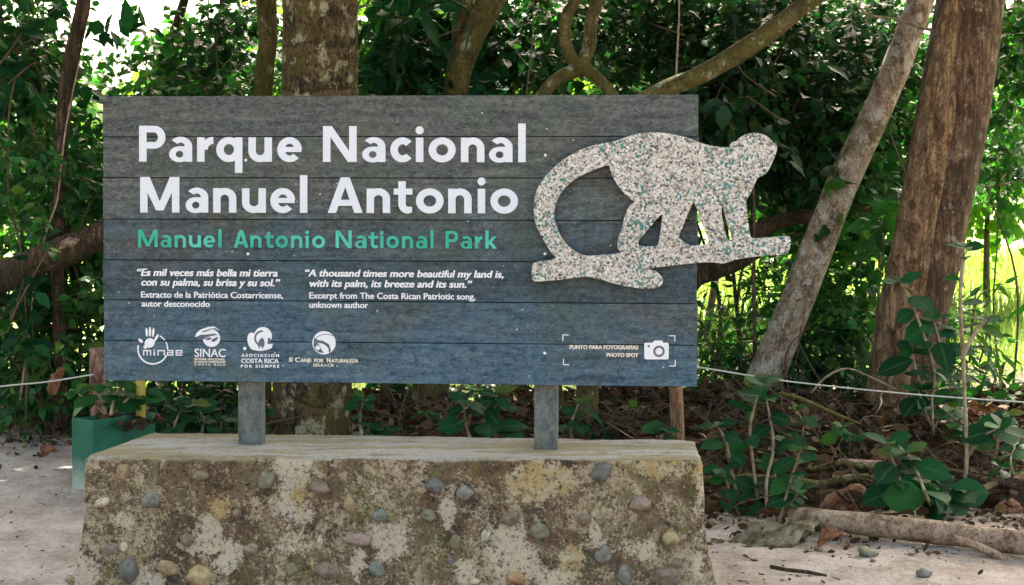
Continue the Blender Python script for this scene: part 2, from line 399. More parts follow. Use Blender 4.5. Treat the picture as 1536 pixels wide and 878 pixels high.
def M_plinth(spots_white, spots_yellow):
    t = NT('mossy pebbled concrete')
    mp = t.mapping((1, 1, 0.8))
    a = t.noise(5, 7, 0.7, mp, 0.6); f = t.noise(62, 8, 0.85); g = t.noise(95, 8, 0.85, t.mapping((1, 1, 1), loc=(4, 4, 9)))
    m = t.noise(20, 6, 0.8, t.mapping((1, 1, 1), loc=(2, 9, 4)), 0.4)
    c = t.ramp(a, [(0.36, (0.046, 0.036, 0.029)), (0.44, (0.12, 0.08, 0.048)), (0.51, (0.21, 0.142, 0.082)), (0.58, (0.165, 0.138, 0.06)), (0.66, (0.38, 0.30, 0.185))])
    c = t.mix(t.ramp(t.noise(7, 6, 0.7, t.mapping((1.6, 1, 0.6), loc=(5, 1, 2)), 0.5), [(0.52, 0.0), (0.66, 0.8)]), c, (0.125, 0.118, 0.035))
    c = t.mix(t.ramp(t.noise(9, 6, 0.7, t.mapping((1, 1, 1), loc=(1, 7, 4)), 0.6), [(0.54, 0.0), (0.66, 0.75)]), c, (0.21, 0.105, 0.042))
    # pale crust breaking up into grains, then dark grains over it
    n = t.noise(5.0, 7, 0.75, t.mapping((1, 1, 1), loc=(8, 3, 5)), 0.8)
    crust = t.math('ADD', t.math('ADD', t.math('MULTIPLY_ADD', n, 2.6, -0.8), t.math('MULTIPLY', t.math('SUBTRACT', g, 0.5), 2.6)), t.math('MULTIPLY', t.math('SUBTRACT', m, 0.5), 1.2))
    c = t.mix(t.ramp(crust, [(0.50, 0.0), (0.68, 0.9)]), c, t.mix(t.ramp(m, [(0.4, 0), (0.6, 1)]), (0.44, 0.34, 0.19), (0.56, 0.47, 0.33)))
    def patch(spots, lo, hi):
        v = t.math('ADD', t.math('ADD', sphere_patch(t, spots), t.math('MULTIPLY', t.math('SUBTRACT', m, 0.5), 1.9)), t.math('MULTIPLY', t.math('SUBTRACT', g, 0.5), 2.2))
        return t.ramp(v, [(lo, 0.0), (hi, 0.94)])
    c = t.mix(patch(spots_white, 0.22, 0.40), c, t.mix(t.ramp(t.noise(12, 4), [(0.4, 0.0), (0.6, 1.0)]), (0.66, 0.57, 0.40), (0.63, 0.53, 0.42)))
    c = t.mix(patch(spots_yellow, 0.20, 0.40), c, t.mix(t.ramp(t.noise(16, 4), [(0.42, 0.0), (0.58, 1.0)]), (0.50, 0.36, 0.15), (0.58, 0.49, 0.32)))
    c = t.mix(t.ramp(f, [(0.42, 0.9), (0.475, 0.0)]), c, (0.034, 0.026, 0.022))
    # the level top is bare grey cement, mossy along the front
    nx, ny, nz = t.xyz(t.normal())
    top = t.ramp(f, [(0.33, (0.26, 0.23, 0.19)), (0.5, (0.50, 0.46, 0.40)), (0.68, (0.62, 0.58, 0.52))])
    top = t.mix(t.ramp(t.noise(4, 6, 0.7, t.mapping((0.4, 2.2, 1))), [(0.46, 0.0), (0.56, 0.8)]), top, (0.33, 0.26, 0.11))
    top = t.mix(t.ramp(t.noise(14, 7, 0.75, t.mapping((0.6, 1.6, 1), loc=(3, 8, 1))), [(0.53, 0.0), (0.62, 0.7)]), top, (0.20, 0.165, 0.12))
    c = t.mix(t.ramp(t.math('ADD', nz, t.math('MULTIPLY', t.math('SUBTRACT', f, 0.5), 0.7)), [(0.45, 0.0), (0.75, 1.0)]), c, top)
    t.color(c); t.rough(0.92)
    t.bump(t.math('ADD', t.math('ADD', t.math('MULTIPLY', f, 1.0), g), t.math('MULTIPLY', a, 1.5)), 1.0, 0.014)
    return t.m

def M_ground(name, cols, scale, speck=None, amt=0.5):
    t = NT(name)
    a = t.noise(scale, 6, 0.65); f = t.noise(scale * 14, 6, 0.75)
    c = t.ramp(t.math('ADD', t.math('MULTIPLY', a, 0.6), t.math('MULTIPLY', f, 0.4)), [(0.42, cols[0]), (0.5, cols[1]), (0.58, cols[2])])
    if speck:
        c = t.mix(t.ramp(t.noise(55, 5, 0.75, t.mapping((1, 0.45, 1), loc=(3, 3, 3)), 0.5), [(0.62, 0.0), (0.68, amt)]), c, speck)
        c = t.mix(t.ramp(t.noise(2.2, 5, 0.7, t.mapping((1, 0.6, 1), loc=(7, 3, 3)), 0.5), [(0.5, 0.0), (0.68, amt * 0.8)]), c, tuple(x * 3 for x in speck))
    t.color(c); t.rough(0.95); t.bump(t.math('ADD', a, f), 0.7, 0.02)
    return t.m
MAT['sand'] = M_ground('pinkish trodden sand', ((0.30, 0.235, 0.19), (0.43, 0.355, 0.305), (0.53, 0.455, 0.405)), 3.0, (0.06, 0.04, 0.03), 0.85)
MAT['soil'] = M_ground('dark leaf mould', ((0.018, 0.012, 0.009), (0.045, 0.03, 0.02), (0.09, 0.06, 0.04)), 5.0)
MAT['field'] = M_ground('sunny meadow', ((0.10, 0.17, 0.03), (0.17, 0.25, 0.05), (0.27, 0.31, 0.09)), 0.8)
def M_planter():
    t = NT('green planter paint')
    x, y, z = t.xyz()
    f = t.noise(30, 6, 0.75)
    c = t.ramp(t.noise(5, 5, 0.65), [(0.35, (0.004, 0.075, 0.042)), (0.65, (0.010, 0.13, 0.075))])
    h = t.math('ADD', z, t.math('MULTIPLY', t.math('SUBTRACT', f, 0.5), 0.16))
    c = t.mix(t.ramp(h, [(0.02, 0.75), (0.16, 0.0)]), c, (0.42, 0.44, 0.38))
    c = t.mix(t.ramp(f, [(0.62, 0.0), (0.7, 0.4)]), c, (0.2, 0.28, 0.2))
    t.color(c); t.rough(0.6); t.bump(f, 0.3, 0.004)
    return t.m
MAT['planter'] = M_planter()
MAT['post_wood'] = M_bark('tan post wood', (0.12, 0.06, 0.03), (0.30, 0.17, 0.085), (0.40, 0.25, 0.14), None, 0, None, 0, 9, 0.2, 0.5)
MAT['stump_wood'] = M_bark('reddish post bark', (0.08, 0.035, 0.025), (0.26, 0.14, 0.10), (0.45, 0.30, 0.22), (0.5, 0.42, 0.34), 0.25, None, 0, 10, 0.3, 0.8)
MAT['bamboo'] = M_plain('yellow bamboo', (0.36, 0.28, 0.05), 0.45, 0.25, 12)
MAT['rope'] = M_plain('white cord', (0.5, 0.48, 0.42), 0.6, 0.1, 60)
MAT['cut'] = M_plain('pale cut wood', (0.62, 0.50, 0.35), 0.8, 0.2, 40)
MAT['rock'] = M_ground('lichened concrete rubble', ((0.055, 0.044, 0.026), (0.18, 0.15, 0.09), (0.36, 0.31, 0.21)), 11.0, (0.05, 0.04, 0.02), 0.5)
MAT['pebble'] = M_plain('grey pebble', (0.26, 0.25, 0.20), 0.7, 0.3, 25)

# ------------------------------------------------------------------ the setting
RNG = np.random.default_rng(7)
random.seed(7)

def edge_Y(x):
    """where the trodden sand gives way to leaf mould"""
    t = sstep(-1.4, 0.9, x)
    return 9.15 * (1 - t) + 6.75 * t + 0.22 * noise.noise(Vector((x * 1.7, 0, 0))) + 0.10 * noise.noise(Vector((x * 6, 3, 0)))
def soil_z(x, y):
    e = edge_Y(x)
    m = sstep(-0.25, 0.5, y - e)
    z = -0.045 + 0.075 * m + 0.10 * sstep(0.3, 1.6, y - e) * sstep(0.2, 1.5, x) - 0.22 * sstep(9.9, 10.9, y + 0.55 * noise.noise(Vector((x * 2.2, 8, 0))) + 0.6 * sstep(0.9, 1.8, x))
    return z + 0.025 * m * noise.noise(Vector((x * 2.5, y * 2.5, 1))) + 0.02 * noise.noise(Vector((x * 7, y * 7, 2)))
def sand_z(x, y):
    return 0.018 * noise.noise(Vector((x * 2, y * 2, 0))) + 0.014 * noise.noise(Vector((x * 6, y * 6, 4))) - 0.35 * sstep(9.8, 10.6, y)
def sheet(name, x0, x1, y0, y1, nx, ny, fz, mat):
    xs = np.linspace(x0, x1, nx); ys = np.linspace(y0, y1, ny)
    V = np.array([(x, y, fz(x, y)) for y in ys for x in xs])
    i = np.arange((ny - 1) * nx).reshape(ny - 1, nx)[:, :-1].ravel()
    T = np.stack([i, i + 1, i + nx + 1, i + nx], 1)
    return tag(obj_np(name, V, T, 4, mat, None, True), kind='structure')
sheet('sandy_path', -9, 9, -6, 11, 240, 230, sand_z, MAT['sand'])
sheet('forest_floor', -9, 9, 5.5, 13.2, 240, 110, soil_z, MAT['soil'])
def field_z(x, y):
    return -0.22 + 0.05 * noise.noise(Vector((x * 0.3, y * 0.3, 5))) + 0.10 * sstep(0.5, 6, x) * sstep(13, 18, y) - 0.6 * (1 - sstep(9.5, 10.6, y))
xs = np.concatenate([np.linspace(-900, -30, 20), np.linspace(-28, 28, 90), np.linspace(30, 900, 20)])
ys = np.concatenate([np.linspace(9.4, 60, 110), np.linspace(65, 900, 24)])
V = np.array([(x, y, field_z(x, y)) for y in ys for x in xs]); nx = len(xs)
i = np.arange((len(ys) - 1) * nx).reshape(-1, nx)[:, :-1].ravel()
tag(obj_np('field', V, np.stack([i, i + 1, i + nx + 1, i + nx], 1), 4, MAT['field'], None, True), kind='structure')
# land behind the camera and to the sides, so the ground goes on from every side
MBg = MB(); z = -0.06
MBg.add([(-900, -900, z), (900, -900, z), (900, -6, z), (-900, -6, z)], [(0, 1, 2, 3)])
MBg.add([(-900, -6, z), (-9, -6, z), (-9, 10.6, z - .3), (-900, 10.6, z - .3)], [(0, 1, 2, 3)])
MBg.add([(9, -6, z), (900, -6, z), (900, 10.6, z - .3), (9, 10.6, z - .3)], [(0, 1, 2, 3)])
tag(MBg.build('ground', MAT['soil']), kind='structure')
# ------------------------------------------------------------------ foliage engine
def leaf_template(kind):
    if kind == 'fine':      # pointed oval with a folded midrib
        v = [(0, 0, 0), (0, .33, .0), (0, .68, .01), (0, 1, -.10), (-.34, .28, .07), (-.29, .62, .07), (.34, .28, .07), (.29, .62, .07)]
        f = [(0, 6, 1), (0, 1, 4), (1, 6, 7), (1, 7, 2), (1, 2, 5), (1, 5, 4), (2, 7, 3), (2, 3, 5)]
    elif kind == 'broad':
        v = [(0, 0, 0)]
        for k, (y, wd) in enumerate(((.12, .14), (.32, .31), (.54, .36), (.76, .27), (.91, .11))):
            s = -0.35 * (y ** 2) * .5
            v += [(-wd, y, s + .10 * wd), (0, y, s), (wd, y, s + .10 * wd)]
        v.append((0, 1, -.22)); f = [(0, 2, 1), (0, 3, 2)]
        for k in range(4):
            a = 1 + 3 * k
            f += [(a, a + 1, a + 4), (a, a + 4, a + 3), (a + 1, a + 2, a + 5), (a + 1, a + 5, a + 4)]
        f += [(13, 14, 16), (14, 15, 16)]
    elif kind == 'dry':
        v = [(0, 0, 0), (0, .35, -.06), (0, .7, -.04), (0, 1, .12), (-.42, .28, .10), (-.36, .66, .16), (.42, .32, .14), (.36, .62, .08)]
        f = [(0, 6, 1), (0, 1, 4), (1, 6, 7), (1, 7, 2), (1, 2, 5), (1, 5, 4), (2, 7, 3), (2, 3, 5)]
    else:                   # coarse
        v = [(0, 0, 0), (.42, .45, .06), (0, 1, -.08), (-.42, .45, .06)]
        f = [(0, 1, 2), (0, 2, 3)]
    return np.array(v, float), np.array(f, int)
TPL = {k: leaf_template(k) for k in ('fine', 'broad', 'coarse', 'dry')}

LRNG = np.random.default_rng(99)
def norm(a): return a / np.maximum(1e-9, np.linalg.norm(a, axis=-1, keepdims=True))
def leaves(P, D, N, L, Wd, kind):
    tv, tf = TPL[kind]
    N = N - D * (N * D).sum(1, keepdims=True); N = norm(N); X = np.cross(D, N)
    bend = LRNG.normal(size=len(P)) * 0.16; wv = LRNG.uniform(0.75, 1.2, len(P))
    Wd = Wd * wv[:, None, None]
    V = P[:, None, :] + L[:, None, None] * N[:, None, :] * (bend[:, None] * tv[None, :, 1] ** 2)[:, :, None] + L[:, None, None] * (X[:, None, :] * (tv[None, :, 0:1] * Wd) + D[:, None, :] * tv[None, :, 1:2] + N[:, None, :] * tv[None, :, 2:3])
    T = tf[None] + (np.arange(len(P)) * len(tv))[:, None, None]
    return V.reshape(-1, 3), T.reshape(-1, 3)

def spray(rng, center, radii, ntw, leaf, per=9, wd=0.9, clus=14, sig=0.27, droop=0.35):
    """twigs of leaves gathered in clusters inside an ellipsoid -> leaf arrays and twig lines"""
    center = np.array(center); radii = np.array(radii)
    u = norm(rng.normal(size=(clus, 3))) * (rng.random((clus, 1)) ** 0.45)
    ci = rng.integers(0, clus, ntw)
    q = u[ci] + rng.normal(size=(ntw, 3)) * sig
    p = center + q * radii
    d = norm(q * 0.7 + rng.normal(size=(ntw, 3)) * 0.8 + np.array([0, -0.1, -droop * 0.5]))
    Lt = leaf * per * 0.36 * rng.uniform(0.7, 1.3, ntw)
    t = (np.arange(per) + 0.6) / per
    P = p[:, None, :] + d[:, None, :] * (Lt[:, None] * t)[:, :, None] + np.array([0, 0, -1.0]) * (droop * Lt[:, None] * t ** 2 * 0.5)[:, :, None]
    side = norm(np.cross(d, rng.normal(size=(ntw, 3)) * 0.5 + np.array([0, 0, 1.0])))
    sg = np.where(np.arange(per) % 2 == 0, 1.0, -1.0)
    D = norm(d[:, None, :] * 0.6 + side[:, None, :] * sg[None, :, None] * 0.9 + rng.normal(size=(ntw, per, 3)) * 0.35 + np.array([0, 0, -droop]))
    N = norm(np.array([0, -0.25, 0.8]) + rng.normal(size=(ntw, per, 3)) * 0.55)
    L = leaf * rng.uniform(0.6, 1.25, (ntw, per))
    return P.reshape(-1, 3), D.reshape(-1, 3), N.reshape(-1, 3), L.ravel(), p, d, Lt

def sticks(p, d, L, r0, sag=0.2):
    """three-sided tapering twigs as quads"""
    n = len(p); t = np.array([0, 0.5, 1.0])
    c = p[:, None] + d[:, None] * (L[:, None] * t)[:, :, None] + np.array([0, 0, -1.0]) * (sag * L[:, None] * t ** 2 * 0.5)[:, :, None]
    c = c + np.cross(d, np.array([0, 0, 1.0]))[:, None] * ((sag * 0.6) * L[:, None] * (t * (1 - t)) * 1.5)[:, :, None]
    a = norm(np.cross(d, np.array([0.3, 0.2, 0.9]))); b = np.cross(d, a)
    rr = np.array([1, .8, .4]) * r0
    V = []
    for k in range(3):
        ang = 2 * math.pi * k / 3
        V.append(c + (a * math.cos(ang) + b * math.sin(ang))[:, None, :] * rr[None, :, None])
    V = np.stack(V, 2).reshape(-1, 3)      # n, 3 rings, 3 sides
    base = (np.arange(n) * 9)[:, None]
    T = []
    for ring in range(2):
        for k in range(3):
            T.append(np.stack([base[:, 0] + ring * 3 + k, base[:, 0] + ring * 3 + (k + 1) % 3, base[:, 0] + ring * 3 + 3 + (k + 1) % 3, base[:, 0] + ring * 3 + 3 + k], 1))
    return V, np.concatenate(T)

def floor_z(x, y):
    return max(soil_z(x, y), sand_z(x, y)) if y < 13 else field_z(x, y)

def crown(root, center, radii, ntw, leaf, mat, kind='fine', seed=1, name='crown', **k):
    rng = np.random.default_rng(seed)
    P, D, N, L, p, d, Lt = spray(rng, center, radii, ntw, leaf, **{a: b for a, b in k.items() if a != 'wd'})
    V, T = leaves(P, D, N, L, k.get('wd', 0.9), kind)
    f = obj_np(name, V, T, 3, MAT[mat], root)
    return f, p, d, Lt

def bush(name, label, cat, c, r, Y, ntw, leaf, mat, kind='fine', seed=1, depth=0.7, group=None, stems=1, twig='twig', stem_r=0.012, br=3, **k):
    """c, r in pixels: a shrub or young tree whose crown stands at distance Y"""
    cc = at(c[0], c[1], Y); rx = r[0] * Y / F; rz = r[1] * Y / F
    gz = floor_z(cc.x, Y)
    root = empty(name, (cc.x, Y, gz), label, cat, group)
    f, p, d, Lt = crown(root, cc, (rx, depth, rz), ntw, leaf, mat, kind, seed, 'foliage', **k)
    rng = np.random.default_rng(seed + 99)
    mb = MB()
    for s in range(stems):
        b = Vector((cc.x + rng.uniform(-.25, .25) * rx, Y + rng.uniform(-.2, .2), gz - 0.03))
        tip = cc + Vector((rng.uniform(-.7, .7) * rx, rng.uniform(-.4, .4) * depth, rng.uniform(0.1, .8) * rz))
        m1 = b.lerp(tip, .35) + Vector((rng.normal() * .06, rng.normal() * .06, 0)); m2 = b.lerp(tip, .7) + Vector((rng.normal() * .09, rng.normal() * .06, 0))
        v, fc = tube([b, m1, m2, tip], [stem_r * 1.4, stem_r * 1.1, stem_r * .8, stem_r * .3], 7, 0.15, 0.15, 5, seed=s)
        mb.add(v, fc)
    for s in range(br):
        a0 = cc + Vector((rng.uniform(-1, 1) * rx, -depth * rng.uniform(.3, .9), rng.uniform(-1, .3) * rz))
        dv = Vector((rng.normal() * .6, rng.normal() * .15, abs(rng.normal()) * .7 + .1)).normalized() * rng.uniform(.25, .7)
        bend = Vector((rng.normal() * .1, 0, rng.normal() * .08))
        v, fc = tube([a0, a0 + dv * .3 + bend * .6, a0 + dv * .65 + bend, a0 + dv], [.007, .006, .0045, .002], 6, .05, .2, 14, seed=s)
        obj('branch', v, fc, MAT['twig_mix'], root, True)
    V, T = sticks(p, d, Lt * 0.9, 0.0028)
    sel = mb
    st = sel.build('stems', MAT[twig], root, True)
    obj_np('twigs', V, T, 4, MAT[twig], root)
    return root

def trunk_tree(name, label, cat, paths, mat, canopy=None, group=None, base=None, sides=20, seed=0, part='trunk', **k):
    """paths: list of (part, pixels, depth, widths)"""
    b = base or at(paths[0][1][0][0], paths[0][1][0][1], paths[0][2] if not isinstance(paths[0][2], list) else paths[0][2][0])
    root = empty(name, (b.x, b.y, floor_z(b.x, b.y)), label, cat, group)
    for i, (pn, pl, Y, wd) in enumerate(paths):
        v, f = ptube(pl, Y, wd, sides=sides, seed=seed + i * 3.7, **k)
        mm = mat.split(':'); obj(pn, v, f, MAT[mm[min(i, len(mm) - 1)]], root, True)
    if canopy:
        for j, (c, r, ntw, leaf) in enumerate(canopy):
            crown(root, c, r, ntw, leaf, 'leaf_dark', 'coarse', seed=50 + j + int(seed * 7), clus=40, sig=0.22)
    return root

# ------------------------------------------------------------------ the concrete plinth
BYAW, BD, BX, BZ, BW, BH = 0.06853, 4.98631, -0.39335, EYE - 0.17063, 2.03708, 0.98
bX = Vector((math.cos(BYAW), -math.sin(BYAW), 0)); bN = Vector((-math.sin(BYAW), -math.cos(BYAW), 0)); bZ = Vector((0, 0, 1))
bC = Vector((BX, BD, BZ))                      # centre of the board's front face
def board(px, py, off=0.0):
    return on_plane(px, py, bC + bN * off, bN)
ZT = board(590, 671, -0.045).z                 # level of the plinth top
FL, FR, KR, KL = on_z(126, 684, ZT), on_z(1054, 690, ZT), on_z(1042, 660, ZT), on_z(224, 648, ZT)
print('plinth', FL, FR, KR, KL, ZT)
def plinth_pt(u, v, h):
    """u along the width, v front to back, h height 0..1 -> world"""
    p = FL.lerp(FR, u).lerp(KL.lerp(KR, u), v)
    z = ZT * h
    lo = 1 - h
    fl = 0.022 * lo + 0.062 * sstep(0.3, 0.85, lo)
    p = p + bX * ((u - 0.5) * 2 * fl) - bN * ((v - 0.5) * 2 * fl * 0.8)
    return Vector((p.x, p.y, z - 0.08 * lo))
def make_plinth():
    W_, D_, H_ = (FR - FL).length, (KL - FL).length, ZT
    r = 0.02
    vs, idx, fs = [], {}, []
    def vert(x, y, z):
        k = (round(x, 5), round(y, 5), round(z, 5))
        if k in idx: return idx[k]
        q = Vector((min(max(x, r), W_ - r), min(max(y, r), D_ - r), min(z, H_ - r)))
        p = Vector((x, y, z)); d = p - q
        if d.length > 1e-6: p = q + d.normalized() * r
        wp = plinth_pt(p.x / W_, p.y / D_, p.z / H_)
        n = Vector((0, 0, 0))
        n += -bN * ((1 if y > D_ - 1e-4 else 0) - (1 if y < 1e-4 else 0)) + bX * ((1 if x > W_ - 1e-4 else 0) - (1 if x < 1e-4 else 0))
        if n.length > 0: n.normalize()
        amp = 0.010 if z < H_ - 1e-4 else 0.0
        h = noise.noise(wp * 7) * 0.6 + noise.noise(wp * 19) * 0.35 + noise.noise(wp * 48) * 0.22 + 0.9 * noise.noise(wp * 2.4)
        wp = wp + n * (amp * h)
        if z > H_ - 1e-4: wp.z += 0.004 * noise.noise(wp * 5) + 0.002 * noise.noise(wp * 30)
        if z > H_ - 1e-4 and n.length > 0: wp += n * 0.010 * noise.noise(wp * 9); wp.z += 0.005 * noise.noise(wp * 14)
        vs.append(wp); idx[k] = len(vs) - 1
        return idx[k]
    def grid(f, nu, nv):
        g = [[vert(*f(a / nu, b / nv)) for a in range(nu + 1)] for b in range(nv + 1)]
        for b in range(nv):
            for a in range(nu): fs.append((g[b][a], g[b][a + 1], g[b + 1][a + 1], g[b + 1][a]))
    nW, nD, nH = 170, 36, 56
    grid(lambda a, b: (a * W_, 0, b * H_), nW, nH)
    grid(lambda a, b: ((1 - a) * W_, D_, b * H_), nW, nH)
    grid(lambda a, b: (W_, a * D_, b * H_), nD, nH)
    grid(lambda a, b: (0, (1 - a) * D_, b * H_), nD, nH)
    grid(lambda a, b: (a * W_, b * D_, H_), nW, nD)
    return vs, fs
pl_c = (FL + FR + KL + KR) / 4
plinth = empty('concrete_plinth', (pl_c.x, pl_c.y, 0), 'rough mossy concrete block studded with pebbles, carrying the posts of the plank sign', 'plinth')
n_front = bN
f0 = plinth_pt(0.5, 0, 1); f1 = plinth_pt(0.5, 0, 0.25)
fn = (f1 - f0).cross(bX).normalized(); fn = fn if fn.y < 0 else -fn
def on_front(px, py): return on_plane(px, py, f0, fn)
def loc(p): return tuple(Vector(p) - OFF[plinth])
white = [(442, 705, 28, 45, 1), (440, 765, 35, 30, .8), (432, 815, 30, 22, .6), (790, 718, 40, 25, .5), (762, 828, 34, 40, 1), (795, 850, 18, 30, .9), (310, 815, 42, 16, .9), (340, 835, 28, 26, 1), (318, 792, 20, 22, .8), (585, 812, 42, 36, .8), (672, 770, 16, 26, .9), (125, 855, 26, 34, .9), (230, 868, 26, 14, .9), (535, 845, 14, 26, .9), (895, 800, 10, 26, .8), (855, 850, 18, 18, .5), (960, 830, 40, 14, .6), (830, 868, 40, 16, .7), (185, 775, 18, 16, .6), (700, 865, 14, 22, .8), (1050, 850, 12, 45, .7), (1052, 740, 10, 50, .5)]
yellow = [(800, 728, 38, 34, 1), (838, 722, 34, 22, .8), (985, 708, 50, 16, .8), (855, 848, 16, 22, 1), (330, 760, 20, 24, .6), (450, 740, 16, 34, .5), (1052, 700, 14, 40, .8)]
s0 = (f0 - EYEV).length / F
MAT['plinth'] = M_plinth([(loc(on_front(x, y)), a * s0, b * s0, st) for x, y, a, b, st in white], [(loc(on_front(x, y)), a * s0, b * s0, st) for x, y, a, b, st in yellow])
pv_, pf_ = make_plinth()
obj('concrete_body', pv_, pf_, MAT['plinth'], plinth, True)

STONES = [(184.5, 708.5, 19, 27, 'tan'), (301.7, 713.6, 21, 18, 'olive'), (399, 719.8, 25, 28, 'greyolive'), (481.7, 733.4, 29, 22, 'brown'), (226, 751, 24, 24, 'grey'), (153.7, 754, 26, 13, 'cream'), (164, 824, 28, 18, 'pink'), (186, 822, 14, 17, 'cream'), (280, 810, 20, 21, 'brown'), (376, 824, 22, 17, 'pink'), (480, 814, 11, 21, 'cream'), (192, 856, 29, 34, 'greyd'), (251, 851, 29, 20, 'tan'), (300.6, 863, 41, 30, 'yellow'), (438, 854, 20, 18, 'olive'), (490, 855, 36, 24, 'brown'), (524, 757, 18, 29, 'tan'), (651, 728, 27, 21, 'greyd'), (698, 740, 24, 23, 'grey'), (570.7, 773.8, 21, 18, 'blue'), (643, 772.7, 22, 18, 'greyolive'), (764.8, 777.9, 29, 20, 'brown'), (903, 708.5, 32, 26, 'greyd'), (960.5, 755.7, 29, 22, 'pink'), (1005.6, 808.6, 26, 21, 'yellow'), (875, 779.6, 19, 16, 'brown'), (807.5, 796.7, 27, 26, 'greyolive'), (729, 803.5, 14, 22, 'pale'), (683.5, 813.7, 15, 25, 'olive'), (537, 810, 40, 21, 'pink'), (565, 854, 23, 20, 'blue'), (905.5, 832.5, 23, 26, 'grey'), (937, 861.6, 22, 32, 'blue'), (1002, 865, 38, 27, 'brown'), (776, 868, 24, 18, 'orange'), (675, 841, 8, 10, 'blue'), (712, 873, 14, 9, 'cream'), (1014, 845, 18, 16, 'brown'), (106, 870, 16, 14, 'tan'), (1047, 820, 10, 14, 'olive'), (530, 735, 14, 12, 'olive'), (355, 770, 13, 12, 'brown')]
SC = {'tan': (0.24, 0.175, 0.095), 'olive': (0.15, 0.135, 0.075), 'greyolive': (0.15, 0.145, 0.10), 'brown': (0.15, 0.112, 0.08), 'grey': (0.16, 0.155, 0.135), 'cream': (0.40, 0.34, 0.23), 'pink': (0.22, 0.16, 0.125), 'greyd': (0.10, 0.10, 0.092), 'yellow': (0.30, 0.235, 0.12), 'blue': (0.14, 0.155, 0.135), 'pale': (0.30, 0.30, 0.22), 'orange': (0.30, 0.18, 0.09)}
def M_stone(k, c):
    t = NT('river stone ' + k)
    f = t.noise(45, 5, 0.7)
    cc = t.mix(t.ramp(f, [(0.35, 0.0), (0.65, 1.0)]), tuple(x * .72 for x in c), tuple(x * 1.2 for x in c))
    cc = t.mix(t.ramp(t.noise(24, 6, 0.75), [(0.52, 0), (0.64, 0.75)]), cc, (0.09, 0.075, 0.045))
    t.color(cc); t.rough(0.6); t.bump(f, 0.25, 0.004)
    return t.m
SM = {k: M_stone(k, c) for k, c in SC.items()}
def pebble_mesh(c, ax, ay, az, X, Y, Z, seed, nu=14, nv=9):
    vs, fs = [], []
    rot = random.Random(seed).uniform(-.5, .5)
    ex = 1.25
    for j in range(nv + 1):
        ph = math.pi * j / nv
        for k in range(nu):
            th = 2 * math.pi * k / nu
            d = Vector((math.sin(ph) * math.cos(th), math.cos(ph), math.sin(ph) * math.sin(th)))
            r = 1 + 0.38 * noise.noise(d * 1.1 + Vector((seed * 3.1, 0, 0))) + 0.20 * noise.noise(d * 2.4 + Vector((0, seed * 1.7, 0)))
            x, y, z = d.x * ax * r, d.y * ay * r, d.z * az * r
            vs.append(c + X * (x * math.cos(rot) - z * math.sin(rot)) + Y * y + Z * (x * math.sin(rot) + z * math.cos(rot)))
    for j in range(nv):
        for k in range(nu):
            fs.append((j * nu + k, j * nu + (k + 1) % nu, (j + 1) * nu + (k + 1) % nu, (j + 1) * nu + k))
    return vs, fs
from mathutils.bvhtree import BVHTree
BVH = BVHTree.FromPolygons([tuple(p) for p in pv_], pf_)
for i, (x, y, a, b, k) in enumerate(STONES):
    p = BVH.ray_cast(EYEV, ray(x, y).normalized())[0] or on_front(x, y)
    p = p + fn * (0.03 * min(a, b) * s0)
    v, f = pebble_mesh(p, a * s0 / 2, min(a, b) * s0 * 0.38, b * s0 / 2, bX, fn, bZ, i + 1, 20, 14)
    obj('pebble', v, f, SM[k], plinth, True)

# ------------------------------------------------------------------ the sign
sb = bC + bN * -0.06; sb.z = ZT
sign = empty('park_sign', sb, 'dark plank sign with big white lettering and a speckled monkey on two metal posts', 'sign')
O = bC - bX * (BW / 2) - bZ * (BH / 2)           # lower left of the front face
seams_l = [145, 205, 267.3, 328.5, 390.3, 449, 510.5, 571]
mb = MB()
T_ = 0.035
zs = [board(600, yy).z for yy in (143.5, 205.2, 267.2, 330.2, 392, 453, 514.5)]
zs = [O.z + BH] + zs[1:] + [O.z]
rr = random.Random(3)
for i in range(7):
    g = 0.0014
    top = zs[i] - (g if i else 0); bot = zs[i + 1] + (g if i < 6 else 0)
    dx = [0, 0.002, -0.001, 0.001, -0.002, 0.001, 0][i]
    fo = [0, 0.0012, -0.0006, 0.0008, 0, 0.0014, 0.0004][i]
    p = O.copy(); p.z = 0
    mb.box(p, bX, bN, bZ, (dx, -T_, bot), (BW + dx, fo, top))
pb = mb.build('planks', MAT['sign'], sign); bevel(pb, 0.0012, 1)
mb = MB(); p = O.copy(); p.z = 0
mb.box(p, bX, bN, bZ, (0.01, -T_ - 0.006, O.z + 0.01), (BW - 0.01, -T_ + 0.020, O.z + BH - 0.01))
mb.build('gap_light_block', MAT['gap'], sign)  # added dark sheet behind the planks, stops light leaking through their gaps
for xa, xb in ((357, 392), (801, 836.5)):
    a = board(xa, 640, -T_ - 0.012); b = board(xb, 640, -T_ - 0.012)
    mb = MB(); q = Vector((a.x, a.y, 0)); wdt = (b - a).length
    mb.box(q, bX, bN, bZ, (0, -0.062, ZT - 0.03), (wdt, 0, O.z + BH * 0.92))
    bevel(mb.build('post', MAT['galv'], sign), 0.004, 2)

